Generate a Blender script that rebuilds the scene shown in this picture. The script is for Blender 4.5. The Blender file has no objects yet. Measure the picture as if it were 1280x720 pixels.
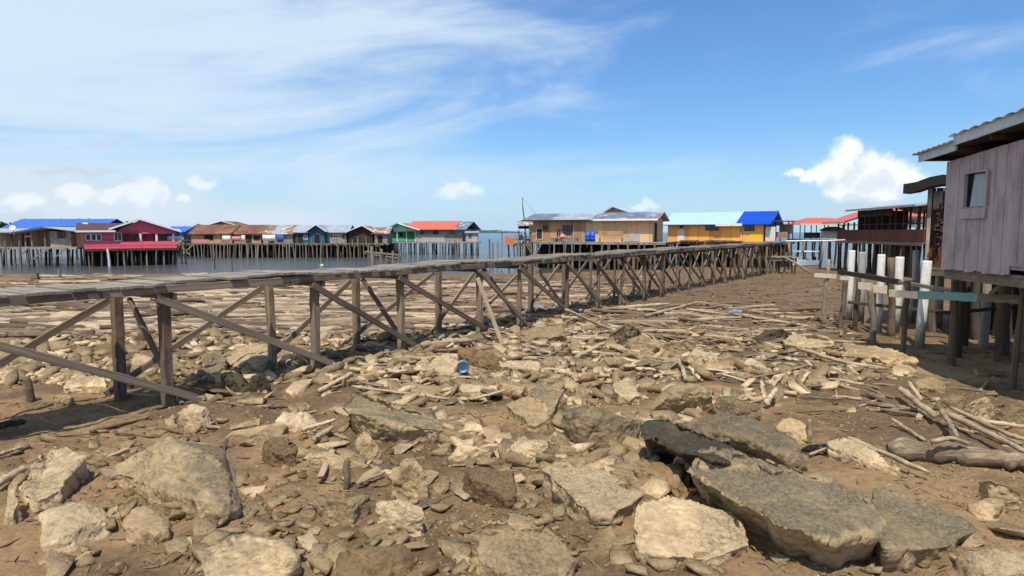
import bpy, bmesh, math, random
import numpy as np
from mathutils import Vector, Matrix, Euler

rnd = random.Random(7)
SC = bpy.context.scene
COL = SC.collection
R = math.radians

# ------------------------------------------------------------------ camera
EYE = 3.2
FPX = 800.0
PITCH = math.atan(70.0 / 800.0)
cam_d = bpy.data.cameras.new("camera")
cam = bpy.data.objects.new("camera", cam_d)
COL.objects.link(cam)
cam.location = (0, 0, EYE)
cam.rotation_euler = (R(90) - PITCH, 0, 0)
cam_d.sensor_width = 36.0
cam_d.lens = FPX / 1280.0 * 36.0
cam_d.clip_start = 0.1
cam_d.clip_end = 20000
SC.camera = cam


def ray(u, v):
    x = (u - 640) / FPX
    y = (360 - v) / FPX
    c, s = math.cos(PITCH), math.sin(PITCH)
    return Vector((x, c + y * s, -s + y * c))


def at(u, v, Y):
    d = ray(u, v)
    return Vector((0, 0, EYE)) + d * (Y / d.y)


def xu(u, Y):
    """world X of the picture column u at depth Y (near the horizon)"""
    return (u - 640) / FPX * Y


def zv(v, Y):
    return EYE - (v - 290) / FPX * Y


# ------------------------------------------------------------------ noise
def _hash(ix, iy, iz, seed):
    h = (ix * 374761393 + iy * 668265263 + iz * 2147483647 + seed * 974634777) & 0xFFFFFFFF
    h = ((h ^ (h >> 13)) * 1274126177) & 0xFFFFFFFF
    h = ((h ^ (h >> 16)) * 2246822519) & 0xFFFFFFFF
    h = h ^ (h >> 15)
    return (h & 0xFFFFFF) / float(0xFFFFFF)


def vnoise(P, seed=0):
    """value noise in -1..1 for an n x 3 array"""
    P = np.asarray(P, dtype=np.float64)
    I = np.floor(P).astype(np.int64)
    F = P - I
    F = F * F * F * (F * (F * 6 - 15) + 10)
    out = np.zeros(len(P))
    for dx in (0, 1):
        wx = F[:, 0] if dx else 1 - F[:, 0]
        for dy in (0, 1):
            wy = F[:, 1] if dy else 1 - F[:, 1]
            for dz in (0, 1):
                wz = F[:, 2] if dz else 1 - F[:, 2]
                out += wx * wy * wz * _hash(I[:, 0] + dx, I[:, 1] + dy, I[:, 2] + dz, seed)
    return out * 2 - 1


def fbm(P, octaves=4, seed=0, gain=0.5, lac=2.03):
    P = np.asarray(P, dtype=np.float64)
    a, s, t = 1.0, np.zeros(len(P)), 0.0
    for o in range(octaves):
        s += a * vnoise(P, seed + o * 17)
        t += a
        a *= gain
        P = P * lac + 11.7
    return s / t


def ridged(P, octaves=3, seed=0):
    P = np.asarray(P, dtype=np.float64)
    a, s, t = 1.0, np.zeros(len(P)), 0.0
    for o in range(octaves):
        s += a * (1 - np.abs(vnoise(P, seed + o * 13)))
        t += a
        a *= 0.5
        P = P * 2.1 + 5.3
    return s / t


# ------------------------------------------------------------------ terrain
WATER = -0.72


def ground_np(X, Y):
    X = np.asarray(X, dtype=np.float64).ravel()
    Y = np.asarray(Y, dtype=np.float64).ravel()
    k = np.clip((X + 2) / 26.0, 0, 1)
    k = k * k * (3 - 2 * k)
    shore = 60 + 13 * k
    t = np.clip((Y - 20) / (shore - 20), 0, None)
    z = -0.72 * np.minimum(t, 1) ** 1.25 - 1.6 * np.clip(t - 1, 0, 1.2)
    # the shaded hollow under the houses on the right
    z += -0.18 * np.exp(-(((X - 11.5) / 3.0) ** 2 + ((Y - 15.5) / 4.0) ** 2))
    Q = np.stack([X, Y, np.zeros_like(X)], 1)
    near = np.clip(1.3 - Y / 60.0, 0.15, 1)
    wet = np.clip((shore - Y) / 10, 0.1, 1)
    z += near * wet * (0.13 * fbm(Q * 0.33, 3, 3) + 0.07 * fbm(Q * 1.2, 3, 9))
    fine = np.clip(1.5 - Y / 22.0, 0, 1)
    z += fine * (0.06 * fbm(Q * 2.8, 4, 21) + 0.035 * (ridged(Q * 6.0, 3, 31) - 0.6))
    return z


_gx = np.arange(-62, 62.01, 0.1)
_gy = np.concatenate([np.arange(0, 30, 0.1), np.arange(30, 130.1, 0.5)])
_GX, _GY = np.meshgrid(_gx, _gy, indexing="ij")
_G = ground_np(_GX, _GY).reshape(_GX.shape)


def gz(x, y):
    """ground height, looked up in a table (fine near the camera)"""
    if not (-62 < x < 61.9 and 0 <= y < 129):
        return float(ground_np([x], [y])[0])
    fx = (x + 62) / 0.1
    fy = y / 0.1 if y < 30 else 300 + (y - 30) / 0.5
    i, j = int(fx), int(fy)
    a, b = fx - i, fy - j
    return float((_G[i, j] * (1 - a) + _G[i + 1, j] * a) * (1 - b) + (_G[i, j + 1] * (1 - a) + _G[i + 1, j + 1] * a) * b)


def hit(u, v, h=0.0):
    """the point over the picture position where the ray is h above the ground"""
    d = ray(u, v)
    o = Vector((0, 0, EYE))
    g = 0.0
    for _ in range(12):
        if d.z > -1e-4:
            break
        s = (g + h - EYE) / d.z
        p = o + d * s
        g = 0.5 * g + 0.5 * gz(p.x, p.y) if _ < 6 else gz(p.x, p.y)
    return o + d * ((g + h - EYE) / d.z)


# ------------------------------------------------------------------ materials
MATS = {}


def new_mat(name):
    m = bpy.data.materials.new(name)
    m.use_nodes = True
    nt = m.node_tree
    for n in list(nt.nodes):
        nt.nodes.remove(n)
    out = nt.nodes.new("ShaderNodeOutputMaterial")
    b = nt.nodes.new("ShaderNodeBsdfPrincipled")
    nt.links.new(b.outputs[0], out.inputs[0])
    return m, nt, b


def N(nt, t, **kw):
    n = nt.nodes.new(t)
    for k, v in kw.items():
        setattr(n, k, v)
    return n


def mixc(nt, fac, a, b, mode="MIX"):
    n = nt.nodes.new("ShaderNodeMix")
    n.data_type = "RGBA"
    n.blend_type = mode
    for sock, val in ((n.inputs[0], fac), (n.inputs[6], a), (n.inputs[7], b)):
        if hasattr(val, "is_output"):
            nt.links.new(val, sock)
        elif isinstance(val, (tuple, list)):
            sock.default_value = (*val[:3], 1)
        else:
            sock.default_value = val
    return n.outputs[2]


def ramp(nt, src, p0, p1, c0=(0, 0, 0), c1=(1, 1, 1)):
    r = nt.nodes.new("ShaderNodeValToRGB")
    r.color_ramp.elements[0].position = p0
    r.color_ramp.elements[1].position = p1
    r.color_ramp.elements[0].color = (*c0, 1)
    r.color_ramp.elements[1].color = (*c1, 1)
    nt.links.new(src, r.inputs[0])
    return r.outputs[0]


def coords(nt, scale=(1, 1, 1), world=False, shift=True):
    if world:
        g = N(nt, "ShaderNodeNewGeometry")
        src = g.outputs["Position"]
    else:
        tc = N(nt, "ShaderNodeTexCoord")
        src = tc.outputs["Object"]
    mp = N(nt, "ShaderNodeMapping")
    mp.inputs["Scale"].default_value = scale
    nt.links.new(src, mp.inputs[0])
    if shift and not world:
        oi = N(nt, "ShaderNodeObjectInfo")
        mu = N(nt, "ShaderNodeMath", operation="MULTIPLY")
        mu.inputs[1].default_value = 37.0
        nt.links.new(oi.outputs["Random"], mu.inputs[0])
        nt.links.new(mu.outputs[0], mp.inputs["Location"])
    return mp.outputs[0]


def noise(nt, vec, scale, detail=5, rough=0.6, dist=0.0):
    n = N(nt, "ShaderNodeTexNoise")
    n.inputs["Scale"].default_value = scale
    n.inputs["Detail"].default_value = detail
    n.inputs["Roughness"].default_value = rough
    n.inputs["Distortion"].default_value = dist
    nt.links.new(vec, n.inputs["Vector"])
    return n.outputs["Fac"]


def bump(nt, b, height, strength=0.5, dist=0.05):
    bp = N(nt, "ShaderNodeBump")
    bp.inputs["Strength"].default_value = strength
    bp.inputs["Distance"].default_value = dist
    nt.links.new(height, bp.inputs["Height"])
    nt.links.new(bp.outputs[0], b.inputs["Normal"])


def m_rock(name, base, lichen, amount, dark=(0.05, 0.043, 0.033)):
    m, nt, b = new_mat(name)
    v = coords(nt, world=True)
    n1 = noise(nt, v, 0.9, 6, 0.62, 0.4)
    n2 = noise(nt, v, 5.0, 8, 0.7, 0.2)
    n3 = noise(nt, v, 26.0, 6, 0.7)
    oi = N(nt, "ShaderNodeObjectInfo")
    c = mixc(nt, ramp(nt, n2, 0.34, 0.66), [x * 0.5 for x in base], [min(1, x * 1.25) for x in base])
    spk = N(nt, "ShaderNodeMath", operation="MULTIPLY")
    nt.links.new(ramp(nt, n3, 0.34, 0.46, (0.85,) * 3, (0, 0, 0)), spk.inputs[0])
    nt.links.new(ramp(nt, n1, 0.38, 0.66), spk.inputs[1])
    c = mixc(nt, spk.outputs[0], c, dark)
    # per-stone tone
    hs = N(nt, "ShaderNodeHueSaturation")
    mr = N(nt, "ShaderNodeMapRange")
    mr.inputs[3].default_value = 0.72
    mr.inputs[4].default_value = 1.25
    nt.links.new(oi.outputs["Random"], mr.inputs[0])
    nt.links.new(mr.outputs[0], hs.inputs["Value"])
    nt.links.new(c, hs.inputs["Color"])
    c = hs.outputs[0]
    # lichen and algae on what looks up, in patches
    g = N(nt, "ShaderNodeNewGeometry")
    sx = N(nt, "ShaderNodeSeparateXYZ")
    nt.links.new(g.outputs["Normal"], sx.inputs[0])
    up = N(nt, "ShaderNodeMath", operation="MULTIPLY_ADD")
    nt.links.new(sx.outputs[2], up.inputs[0])
    up.inputs[1].default_value = 0.6
    nt.links.new(n1, up.inputs[2])
    up2 = N(nt, "ShaderNodeMath", operation="MULTIPLY_ADD")
    nt.links.new(n2, up2.inputs[0])
    up2.inputs[1].default_value = 0.5
    nt.links.new(up.outputs[0], up2.inputs[2])
    up3 = N(nt, "ShaderNodeMath", operation="MULTIPLY_ADD")
    nt.links.new(n3, up3.inputs[0])
    up3.inputs[1].default_value = 0.3
    nt.links.new(up2.outputs[0], up3.inputs[2])
    up2 = up3
    lichen = mixc(nt, ramp(nt, n3, 0.34, 0.66), [x * 0.45 for x in lichen], [x * 1.6 for x in lichen])
    th = 1.64 - amount * 0.42
    half = N(nt, "ShaderNodeMath", operation="MULTIPLY")
    nt.links.new(up2.outputs[0], half.inputs[0])
    half.inputs[1].default_value = 0.5
    c = mixc(nt, ramp(nt, half.outputs[0], (th - 0.28) / 2, (th + 0.1) / 2), c, lichen) if amount > 0 else c
    nt.links.new(c, b.inputs["Base Color"])
    b.inputs["Roughness"].default_value = 1.0
    b.inputs["Specular IOR Level"].default_value = 0.08
    vo = N(nt, "ShaderNodeTexVoronoi", feature="DISTANCE_TO_EDGE")
    vo.inputs["Scale"].default_value = 2.6
    wv = mixc(nt, 0.12, v, N(nt, "ShaderNodeTexNoise").outputs["Color"])
    nt.links.new(wv, vo.inputs["Vector"])
    crack = ramp(nt, vo.outputs["Distance"], 0.0, 0.03)
    s = N(nt, "ShaderNodeMath", operation="MULTIPLY_ADD")
    nt.links.new(n3, s.inputs[0])
    s.inputs[1].default_value = 0.55
    nt.links.new(n2, s.inputs[2])
    s2 = N(nt, "ShaderNodeMath", operation="MULTIPLY_ADD")
    nt.links.new(crack, s2.inputs[0])
    s2.inputs[1].default_value = 0.10
    nt.links.new(s.outputs[0], s2.inputs[2])
    bump(nt, b, s2.outputs[0], 0.9, 0.05)
    MATS[name] = m
    return m


def m_wood(name, c0, c1, scale=(1.2, 6, 6), rough=0.85, axis="X", bstr=0.5, bdist=0.02, var=0.35):
    m, nt, b = new_mat(name)
    v = coords(nt, scale)
    n1 = noise(nt, v, 3.0, 6, 0.65, 0.6)
    n2 = noise(nt, coords(nt, (1, 1, 1)), 1.7, 4, 0.6)
    c = mixc(nt, ramp(nt, n1, 0.3, 0.7), c0, c1)
    c = mixc(nt, ramp(nt, n2, 0.4, 0.75), c, [x * 0.68 for x in c0])
    hs = N(nt, "ShaderNodeHueSaturation")
    oi = N(nt, "ShaderNodeObjectInfo")
    mr = N(nt, "ShaderNodeMapRange")
    mr.inputs[3].default_value = 1 - var
    mr.inputs[4].default_value = 1 + var
    nt.links.new(oi.outputs["Random"], mr.inputs[0])
    nt.links.new(mr.outputs[0], hs.inputs["Value"])
    nt.links.new(c, hs.inputs["Color"])
    nt.links.new(hs.outputs[0], b.inputs["Base Color"])
    b.inputs["Roughness"].default_value = rough
    b.inputs["Specular IOR Level"].default_value = 0.25
    bump(nt, b, n1, bstr, bdist)
    MATS[name] = m
    return m


def m_paint(name, c, dirt=0.35, rough=0.6, scale=1.0, boards=0.0, corr=0.0, axis=0, metal=0.0, rust=None, rust_amt=0.5):
    """painted board, plastic or sheet metal: dirt streaks, optional board joints / corrugation along a local axis"""
    m, nt, b = new_mat(name)
    v = coords(nt, (scale * 2.2, scale * 2.2, scale * 0.6), shift=False)
    n1 = noise(nt, v, 1.5, 6, 0.65)
    n2 = noise(nt, coords(nt, (1, 1, 1), shift=False), 9.0, 4, 0.6)
    col = mixc(nt, ramp(nt, n1, 0.42, 0.72), c, [x * (1 - dirt) for x in c])
    col = mixc(nt, ramp(nt, n2, 0.55, 0.8), col, [min(1, x * 1.12) for x in c])
    if rust is not None:
        n3 = noise(nt, coords(nt, (0.5, 0.5, 0.5), shift=False), 1.6, 7, 0.7, 0.5)
        col = mixc(nt, ramp(nt, n3, 0.62 - 0.35 * rust_amt, 0.78 - 0.35 * rust_amt), col, rust)
    h = n2
    if boards or corr:
        per = boards or corr
        tc = N(nt, "ShaderNodeTexCoord")
        sp = N(nt, "ShaderNodeSeparateXYZ")
        nt.links.new(tc.outputs["Object"], sp.inputs[0])
        mu = N(nt, "ShaderNodeMath", operation="MULTIPLY")
        nt.links.new(sp.outputs[axis], mu.inputs[0])
        mu.inputs[1].default_value = 1.0 / per
        if corr:
            mu.inputs[1].default_value = 2 * math.pi / per
            sn = N(nt, "ShaderNodeMath", operation="SINE")
            nt.links.new(mu.outputs[0], sn.inputs[0])
            h = sn.outputs[0]
        else:
            fl = N(nt, "ShaderNodeMath", operation="FLOOR")
            nt.links.new(mu.outputs[0], fl.inputs[0])
            wn = N(nt, "ShaderNodeTexWhiteNoise", noise_dimensions="1D")
            nt.links.new(fl.outputs[0], wn.inputs["W"])
            mr = N(nt, "ShaderNodeMapRange")
            mr.inputs[3].default_value = 0.72
            mr.inputs[4].default_value = 1.12
            nt.links.new(wn.outputs["Value"], mr.inputs[0])
            hs = N(nt, "ShaderNodeHueSaturation")
            nt.links.new(mr.outputs[0], hs.inputs["Value"])
            nt.links.new(col, hs.inputs["Color"])
            col = hs.outputs[0]
            fr = N(nt, "ShaderNodeMath", operation="FRACT")
            nt.links.new(mu.outputs[0], fr.inputs[0])
            pp = N(nt, "ShaderNodeMath", operation="PINGPONG")
            nt.links.new(fr.outputs[0], pp.inputs[0])
            pp.inputs[1].default_value = 0.5
            h = ramp(nt, pp.outputs[0], 0.0, 0.08)
            col = mixc(nt, ramp(nt, pp.outputs[0], 0.01, 0.05, (1, 1, 1), (0, 0, 0)), col, [x * (0.25 if boards < 0.5 else 0.62) for x in c])
    nt.links.new(col, b.inputs["Base Color"])
    b.inputs["Roughness"].default_value = rough
    b.inputs["Metallic"].default_value = metal
    b.inputs["Specular IOR Level"].default_value = 0.3
    bump(nt, b, h, 0.6 if (boards or corr) else 0.15, 0.02)
    MATS[name] = m
    return m


# ground: dry sand, damp mud, dark silt with a scatter of crumbs
def m_ground():
    m, nt, b = new_mat("shore_ground")
    v = coords(nt, world=True)
    n1 = noise(nt, v, 0.22, 5, 0.6, 0.6)
    n2 = noise(nt, v, 1.6, 8, 0.7, 0.3)
    n3 = noise(nt, v, 14.0, 8, 0.75)
    n4 = noise(nt, v, 60.0, 5, 0.7)
    g = N(nt, "ShaderNodeNewGeometry")
    sp = N(nt, "ShaderNodeSeparateXYZ")
    nt.links.new(g.outputs["Position"], sp.inputs[0])
    sand = mixc(nt, ramp(nt, n3, 0.3, 0.7), (0.24, 0.152, 0.074), (0.42, 0.275, 0.138))
    mud = mixc(nt, ramp(nt, n3, 0.3, 0.7), (0.07, 0.046, 0.024), (0.225, 0.146, 0.075))
    # more mud further out (what the tide leaves wet)
    wet = N(nt, "ShaderNodeMapRange")
    wet.inputs[1].default_value = 9.0
    wet.inputs[2].default_value = 26.0
    wet.inputs[3].default_value = 0.02
    wet.inputs[4].default_value = 0.2
    nt.links.new(sp.outputs[1], wet.inputs[0])
    a1 = N(nt, "ShaderNodeMath", operation="ADD")
    nt.links.new(n1, a1.inputs[0])
    nt.links.new(wet.outputs[0], a1.inputs[1])
    a2 = N(nt, "ShaderNodeMath", operation="MULTIPLY_ADD")
    nt.links.new(n2, a2.inputs[0])
    a2.inputs[1].default_value = 0.6
    nt.links.new(a1.outputs[0], a2.inputs[2])
    fac = ramp(nt, a2.outputs[0], 0.72, 0.90)
    c = mixc(nt, fac, sand, mud)
    c = mixc(nt, ramp(nt, n4, 0.63, 0.74), c, (0.42, 0.33, 0.22))
    c = mixc(nt, ramp(nt, n4, 0.28, 0.40, (1, 1, 1), (0, 0, 0)), c, (0.05, 0.035, 0.024))
    nt.links.new(c, b.inputs["Base Color"])
    rr = ramp(nt, a2.outputs[0], 0.86, 0.98, (0.97,) * 3, (0.8,) * 3)
    nt.links.new(rr, b.inputs["Roughness"])
    b.inputs["Specular IOR Level"].default_value = 0.25
    s = N(nt, "ShaderNodeMath", operation="MULTIPLY_ADD")
    nt.links.new(n4, s.inputs[0])
    s.inputs[1].default_value = 0.35
    nt.links.new(n3, s.inputs[2])
    bump(nt, b, s.outputs[0], 0.9, 0.06)
    return m


def m_water():
    m, nt, b = new_mat("sea_water")
    v = coords(nt, (0.55, 1.5, 1), world=True)
    n1 = noise(nt, v, 1.1, 4, 0.55)
    n2 = noise(nt, v, 5.0, 3, 0.5)
    g = N(nt, "ShaderNodeNewGeometry")
    sp = N(nt, "ShaderNodeSeparateXYZ")
    nt.links.new(g.outputs["Position"], sp.inputs[0])
    mr = N(nt, "ShaderNodeMapRange")
    mr.inputs[1].default_value = 85
    mr.inputs[2].default_value = 230
    nt.links.new(sp.outputs[1], mr.inputs[0])
    c = mixc(nt, mr.outputs[0], (0.05, 0.056, 0.06), (0.012, 0.062, 0.085))
    nt.links.new(c, b.inputs["Base Color"])
    b.inputs["Roughness"].default_value = 0.16
    b.inputs["IOR"].default_value = 1.33
    s = N(nt, "ShaderNodeMath", operation="MULTIPLY_ADD")
    nt.links.new(n2, s.inputs[0])
    s.inputs[1].default_value = 0.3
    nt.links.new(n1, s.inputs[2])
    bump(nt, b, s.outputs[0], 0.8, 0.35)
    return m


def m_plain(name, c, rough=0.6, spec=0.3, metal=0.0, trans=0.0):
    m, nt, b = new_mat(name)
    n1 = noise(nt, coords(nt), 4.0, 4, 0.6)
    col = mixc(nt, ramp(nt, n1, 0.4, 0.75), c, [x * 0.78 for x in c])
    nt.links.new(col, b.inputs["Base Color"])
    b.inputs["Roughness"].default_value = rough
    b.inputs["Specular IOR Level"].default_value = spec
    b.inputs["Metallic"].default_value = metal
    MATS[name] = m
    return m


m_rock("rock_tan", (0.47, 0.335, 0.185), (0.20, 0.155, 0.09), 0.40)
m_rock("rock_pale", (0.60, 0.445, 0.265), (0.29, 0.225, 0.135), 0.32)
m_rock("rock_lichen", (0.52, 0.385, 0.22), (0.165, 0.134, 0.085), 0.58)
m_rock("rock_grey", (0.34, 0.25, 0.145), (0.128, 0.103, 0.067), 0.62)
m_rock("rock_dark", (0.115, 0.092, 0.058), (0.05, 0.046, 0.033), 0.6, (0.02, 0.017, 0.013))
m_rock("rock_brown", (0.27, 0.175, 0.092), (0.13, 0.095, 0.055), 0.45)
m_wood("driftwood", (0.26, 0.185, 0.115), (0.50, 0.385, 0.255), (1.6, 5, 5), var=0.3)
m_wood("driftwood_dark", (0.10, 0.07, 0.045), (0.25, 0.18, 0.115), (1.6, 5, 5), var=0.4)
m_wood("driftwood_pale", (0.32, 0.245, 0.16), (0.54, 0.43, 0.29), (1.6, 5, 5), var=0.2)
m_wood("deck_wood", (0.19, 0.16, 0.125), (0.38, 0.335, 0.275), (1, 14, 2), var=0.05)
m_wood("beam_wood", (0.13, 0.097, 0.067), (0.33, 0.26, 0.185), (2.0, 7, 7), var=0.3)
m_wood("post_wood", (0.13, 0.095, 0.062), (0.36, 0.275, 0.185), (7, 7, 2.0), var=0.3)
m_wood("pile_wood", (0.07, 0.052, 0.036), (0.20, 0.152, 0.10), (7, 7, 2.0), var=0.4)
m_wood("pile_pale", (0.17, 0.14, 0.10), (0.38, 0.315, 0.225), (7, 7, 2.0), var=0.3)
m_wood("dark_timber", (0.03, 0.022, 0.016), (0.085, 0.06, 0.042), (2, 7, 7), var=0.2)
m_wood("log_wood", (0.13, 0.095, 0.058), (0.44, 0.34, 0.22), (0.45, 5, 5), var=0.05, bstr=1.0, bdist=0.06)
m_wood("dark_timber_pile", (0.035, 0.027, 0.02), (0.11, 0.085, 0.06), (7, 7, 2), var=0.3)  # dark tone also stands in for shade among stilts under far floors
m_wood("ply", (0.36, 0.22, 0.11), (0.47, 0.30, 0.155), (0.5, 0.5, 2), var=0.05, bstr=0.15)
m_wood("grey_board", (0.22, 0.19, 0.16), (0.46, 0.41, 0.35), (6, 6, 0.8), var=0.1)
m_paint("concrete", (0.33, 0.31, 0.27), 0.35, 0.9)
m_paint("pvc_white", (0.74, 0.72, 0.66), 0.5, 0.5, scale=1.5)


def m_casing(name, c, stain):
    """pile casing: streaked, and tide-stained over its lowest part"""
    m, nt, b = new_mat(name)
    n1 = noise(nt, coords(nt, (5, 5, 0.8), shift=False), 1.6, 6, 0.65)
    n2 = noise(nt, coords(nt, (1, 1, 1)), 7.0, 5, 0.65)
    tc = N(nt, "ShaderNodeTexCoord")
    sp = N(nt, "ShaderNodeSeparateXYZ")
    nt.links.new(tc.outputs["Object"], sp.inputs[0])
    a = N(nt, "ShaderNodeMath", operation="MULTIPLY_ADD")
    nt.links.new(n2, a.inputs[0])
    a.inputs[1].default_value = 1.1
    nt.links.new(sp.outputs[2], a.inputs[2])
    col = mixc(nt, ramp(nt, n1, 0.42, 0.7), c, [x * 0.62 for x in c])
    mr = N(nt, "ShaderNodeMapRange")
    nt.links.new(a.outputs[0], mr.inputs[0])
    mr.inputs[1].default_value = 0.7
    mr.inputs[2].default_value = 1.3
    mr.inputs[3].default_value = 0.85
    mr.inputs[4].default_value = 0.0
    col = mixc(nt, mr.outputs[0], col, stain)
    nt.links.new(col, b.inputs["Base Color"])
    b.inputs["Roughness"].default_value = 0.7
    bump(nt, b, n2, 0.5, 0.02)
    MATS[name] = m


m_casing("casing_white", (0.76, 0.74, 0.68), (0.22, 0.18, 0.12))
m_casing("casing_grey", (0.36, 0.335, 0.29), (0.12, 0.10, 0.07))
m_paint("white_trim", (0.78, 0.77, 0.74), 0.2, 0.6)
m_paint("pink_wall", (0.90, 0.13, 0.175), 0.2, 0.6, boards=0.22, axis=2)
m_paint("pink_inner", (0.86, 0.115, 0.16), 0.2, 0.6)
m_paint("blue_roof", (0.022, 0.115, 0.46), 0.22, 0.45, corr=0.25)
m_paint("deep_blue_roof", (0.008, 0.06, 0.44), 0.15, 0.4, corr=0.25)
m_paint("aqua_roof", (0.36, 0.50, 0.63), 0.15, 0.5, corr=0.25)
m_paint("red_roof", (0.50, 0.12, 0.065), 0.2, 0.5, corr=0.25)
m_paint("brown_roof", (0.095, 0.035, 0.028), 0.3, 0.6, corr=0.25)
m_paint("rusty_roof", (0.13, 0.062, 0.042), 0.35, 0.8, corr=0.25, rust=(0.23, 0.11, 0.06), rust_amt=0.5)
m_paint("patch_roof", (0.58, 0.55, 0.50), 0.3, 0.6, corr=0.3, rust=(0.19, 0.10, 0.065), rust_amt=0.75)
m_paint("zinc_roof", (0.33, 0.36, 0.42), 0.3, 0.45, corr=0.25, metal=0.2, rust=(0.46, 0.44, 0.42), rust_amt=0.45)
m_paint("slate_roof", (0.13, 0.145, 0.19), 0.3, 0.45, corr=0.25, rust=(0.42, 0.41, 0.42), rust_amt=0.35)
m_paint("mint_wall", (0.30, 0.68, 0.50), 0.2, 0.6)
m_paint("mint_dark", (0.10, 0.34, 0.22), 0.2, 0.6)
m_paint("teal_wall", (0.04, 0.12, 0.16), 0.3, 0.7, boards=0.2)
m_paint("yellow_wall", (0.92, 0.42, 0.10), 0.18, 0.65, boards=1.2)
m_paint("yellow_bright", (0.80, 0.50, 0.05), 0.15, 0.6)
m_paint("ochre_wall", (0.72, 0.46, 0.24), 0.2, 0.7, boards=1.2)
m_paint("brown_wall", (0.48, 0.28, 0.145), 0.25, 0.75, boards=1.2)
m_paint("mauve_wall", (0.40, 0.30, 0.285), 0.2, 0.75, boards=0.16, axis=1)
m_paint("fascia_grey", (0.48, 0.54, 0.55), 0.35, 0.7)
m_paint("turquoise", (0.14, 0.30, 0.265), 0.3, 0.6)
m_paint("pale_plank", (0.62, 0.52, 0.40), 0.25, 0.8)
m_paint("cement_board", (0.42, 0.38, 0.34), 0.25, 0.8)
m_paint("plaster_white", (0.70, 0.66, 0.60), 0.3, 0.8)
m_paint("maroon", (0.14, 0.045, 0.03), 0.3, 0.7, boards=0.18)
m_paint("orange_tarp", (0.62, 0.16, 0.035), 0.2, 0.6)
m_paint("laundry_white", (0.74, 0.68, 0.62), 0.15, 0.8)
m_paint("laundry_pink", (0.55, 0.22, 0.24), 0.2, 0.8)
m_paint("laundry_blue", (0.05, 0.12, 0.35), 0.2, 0.8)
m_paint("boat_white", (0.76, 0.76, 0.75), 0.15, 0.35)
m_paint("boat_red", (0.62, 0.05, 0.03), 0.15, 0.4)
m_paint("barrel_blue", (0.008, 0.10, 0.55), 0.15, 0.4)
m_paint("bucket_blue", (0.06, 0.24, 0.42), 0.15, 0.4)
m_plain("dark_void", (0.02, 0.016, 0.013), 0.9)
m_plain("black_plastic", (0.015, 0.015, 0.016), 0.5)
m_plain("glass_dark", (0.02, 0.025, 0.03), 0.08, 0.6)
m_plain("curtain_pane", (0.26, 0.30, 0.30), 0.15, 0.5)
m_plain("foliage", (0.045, 0.085, 0.022), 0.7)
m_plain("foliage_dark", (0.022, 0.042, 0.016), 0.8)
m_plain("orange_plastic", (0.70, 0.16, 0.02), 0.5)
m_plain("white_plastic", (0.75, 0.75, 0.74), 0.5)
m_plain("blue_plastic", (0.22, 0.27, 0.31), 0.4)
m_plain("rust_iron", (0.14, 0.06, 0.03), 0.8)

# ------------------------------------------------------------------ object helpers
MW = {}


def new_obj(name, mesh, mat=None, parent=None, M=None):
    o = bpy.data.objects.new(name, mesh)
    COL.objects.link(o)
    if mat is not None and mesh is not None and not mesh.materials:
        mesh.materials.append(MATS[mat] if isinstance(mat, str) else mat)
    if parent is not None:
        o.parent = parent
    if M is not None:
        o.matrix_basis = M
    MW[o.name] = (MW[parent.name] if parent is not None else Matrix.Identity(4)) @ (M if M is not None else Matrix.Identity(4))
    return o


def thing(name, label, cat, loc=(0, 0, 0), yaw=0.0, group=None):
    M = Matrix.Translation(loc) @ Matrix.Rotation(yaw, 4, "Z")
    o = new_obj(name, None, M=M)
    o.empty_display_size = 0.2
    return tag(o, label, cat, group)


def tag(o, label=None, cat=None, group=None, kind=None):
    if label:
        o["label"] = label
    if cat:
        o["category"] = cat
    if group:
        o["group"] = group
    if kind:
        o["kind"] = kind
    return o


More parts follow.
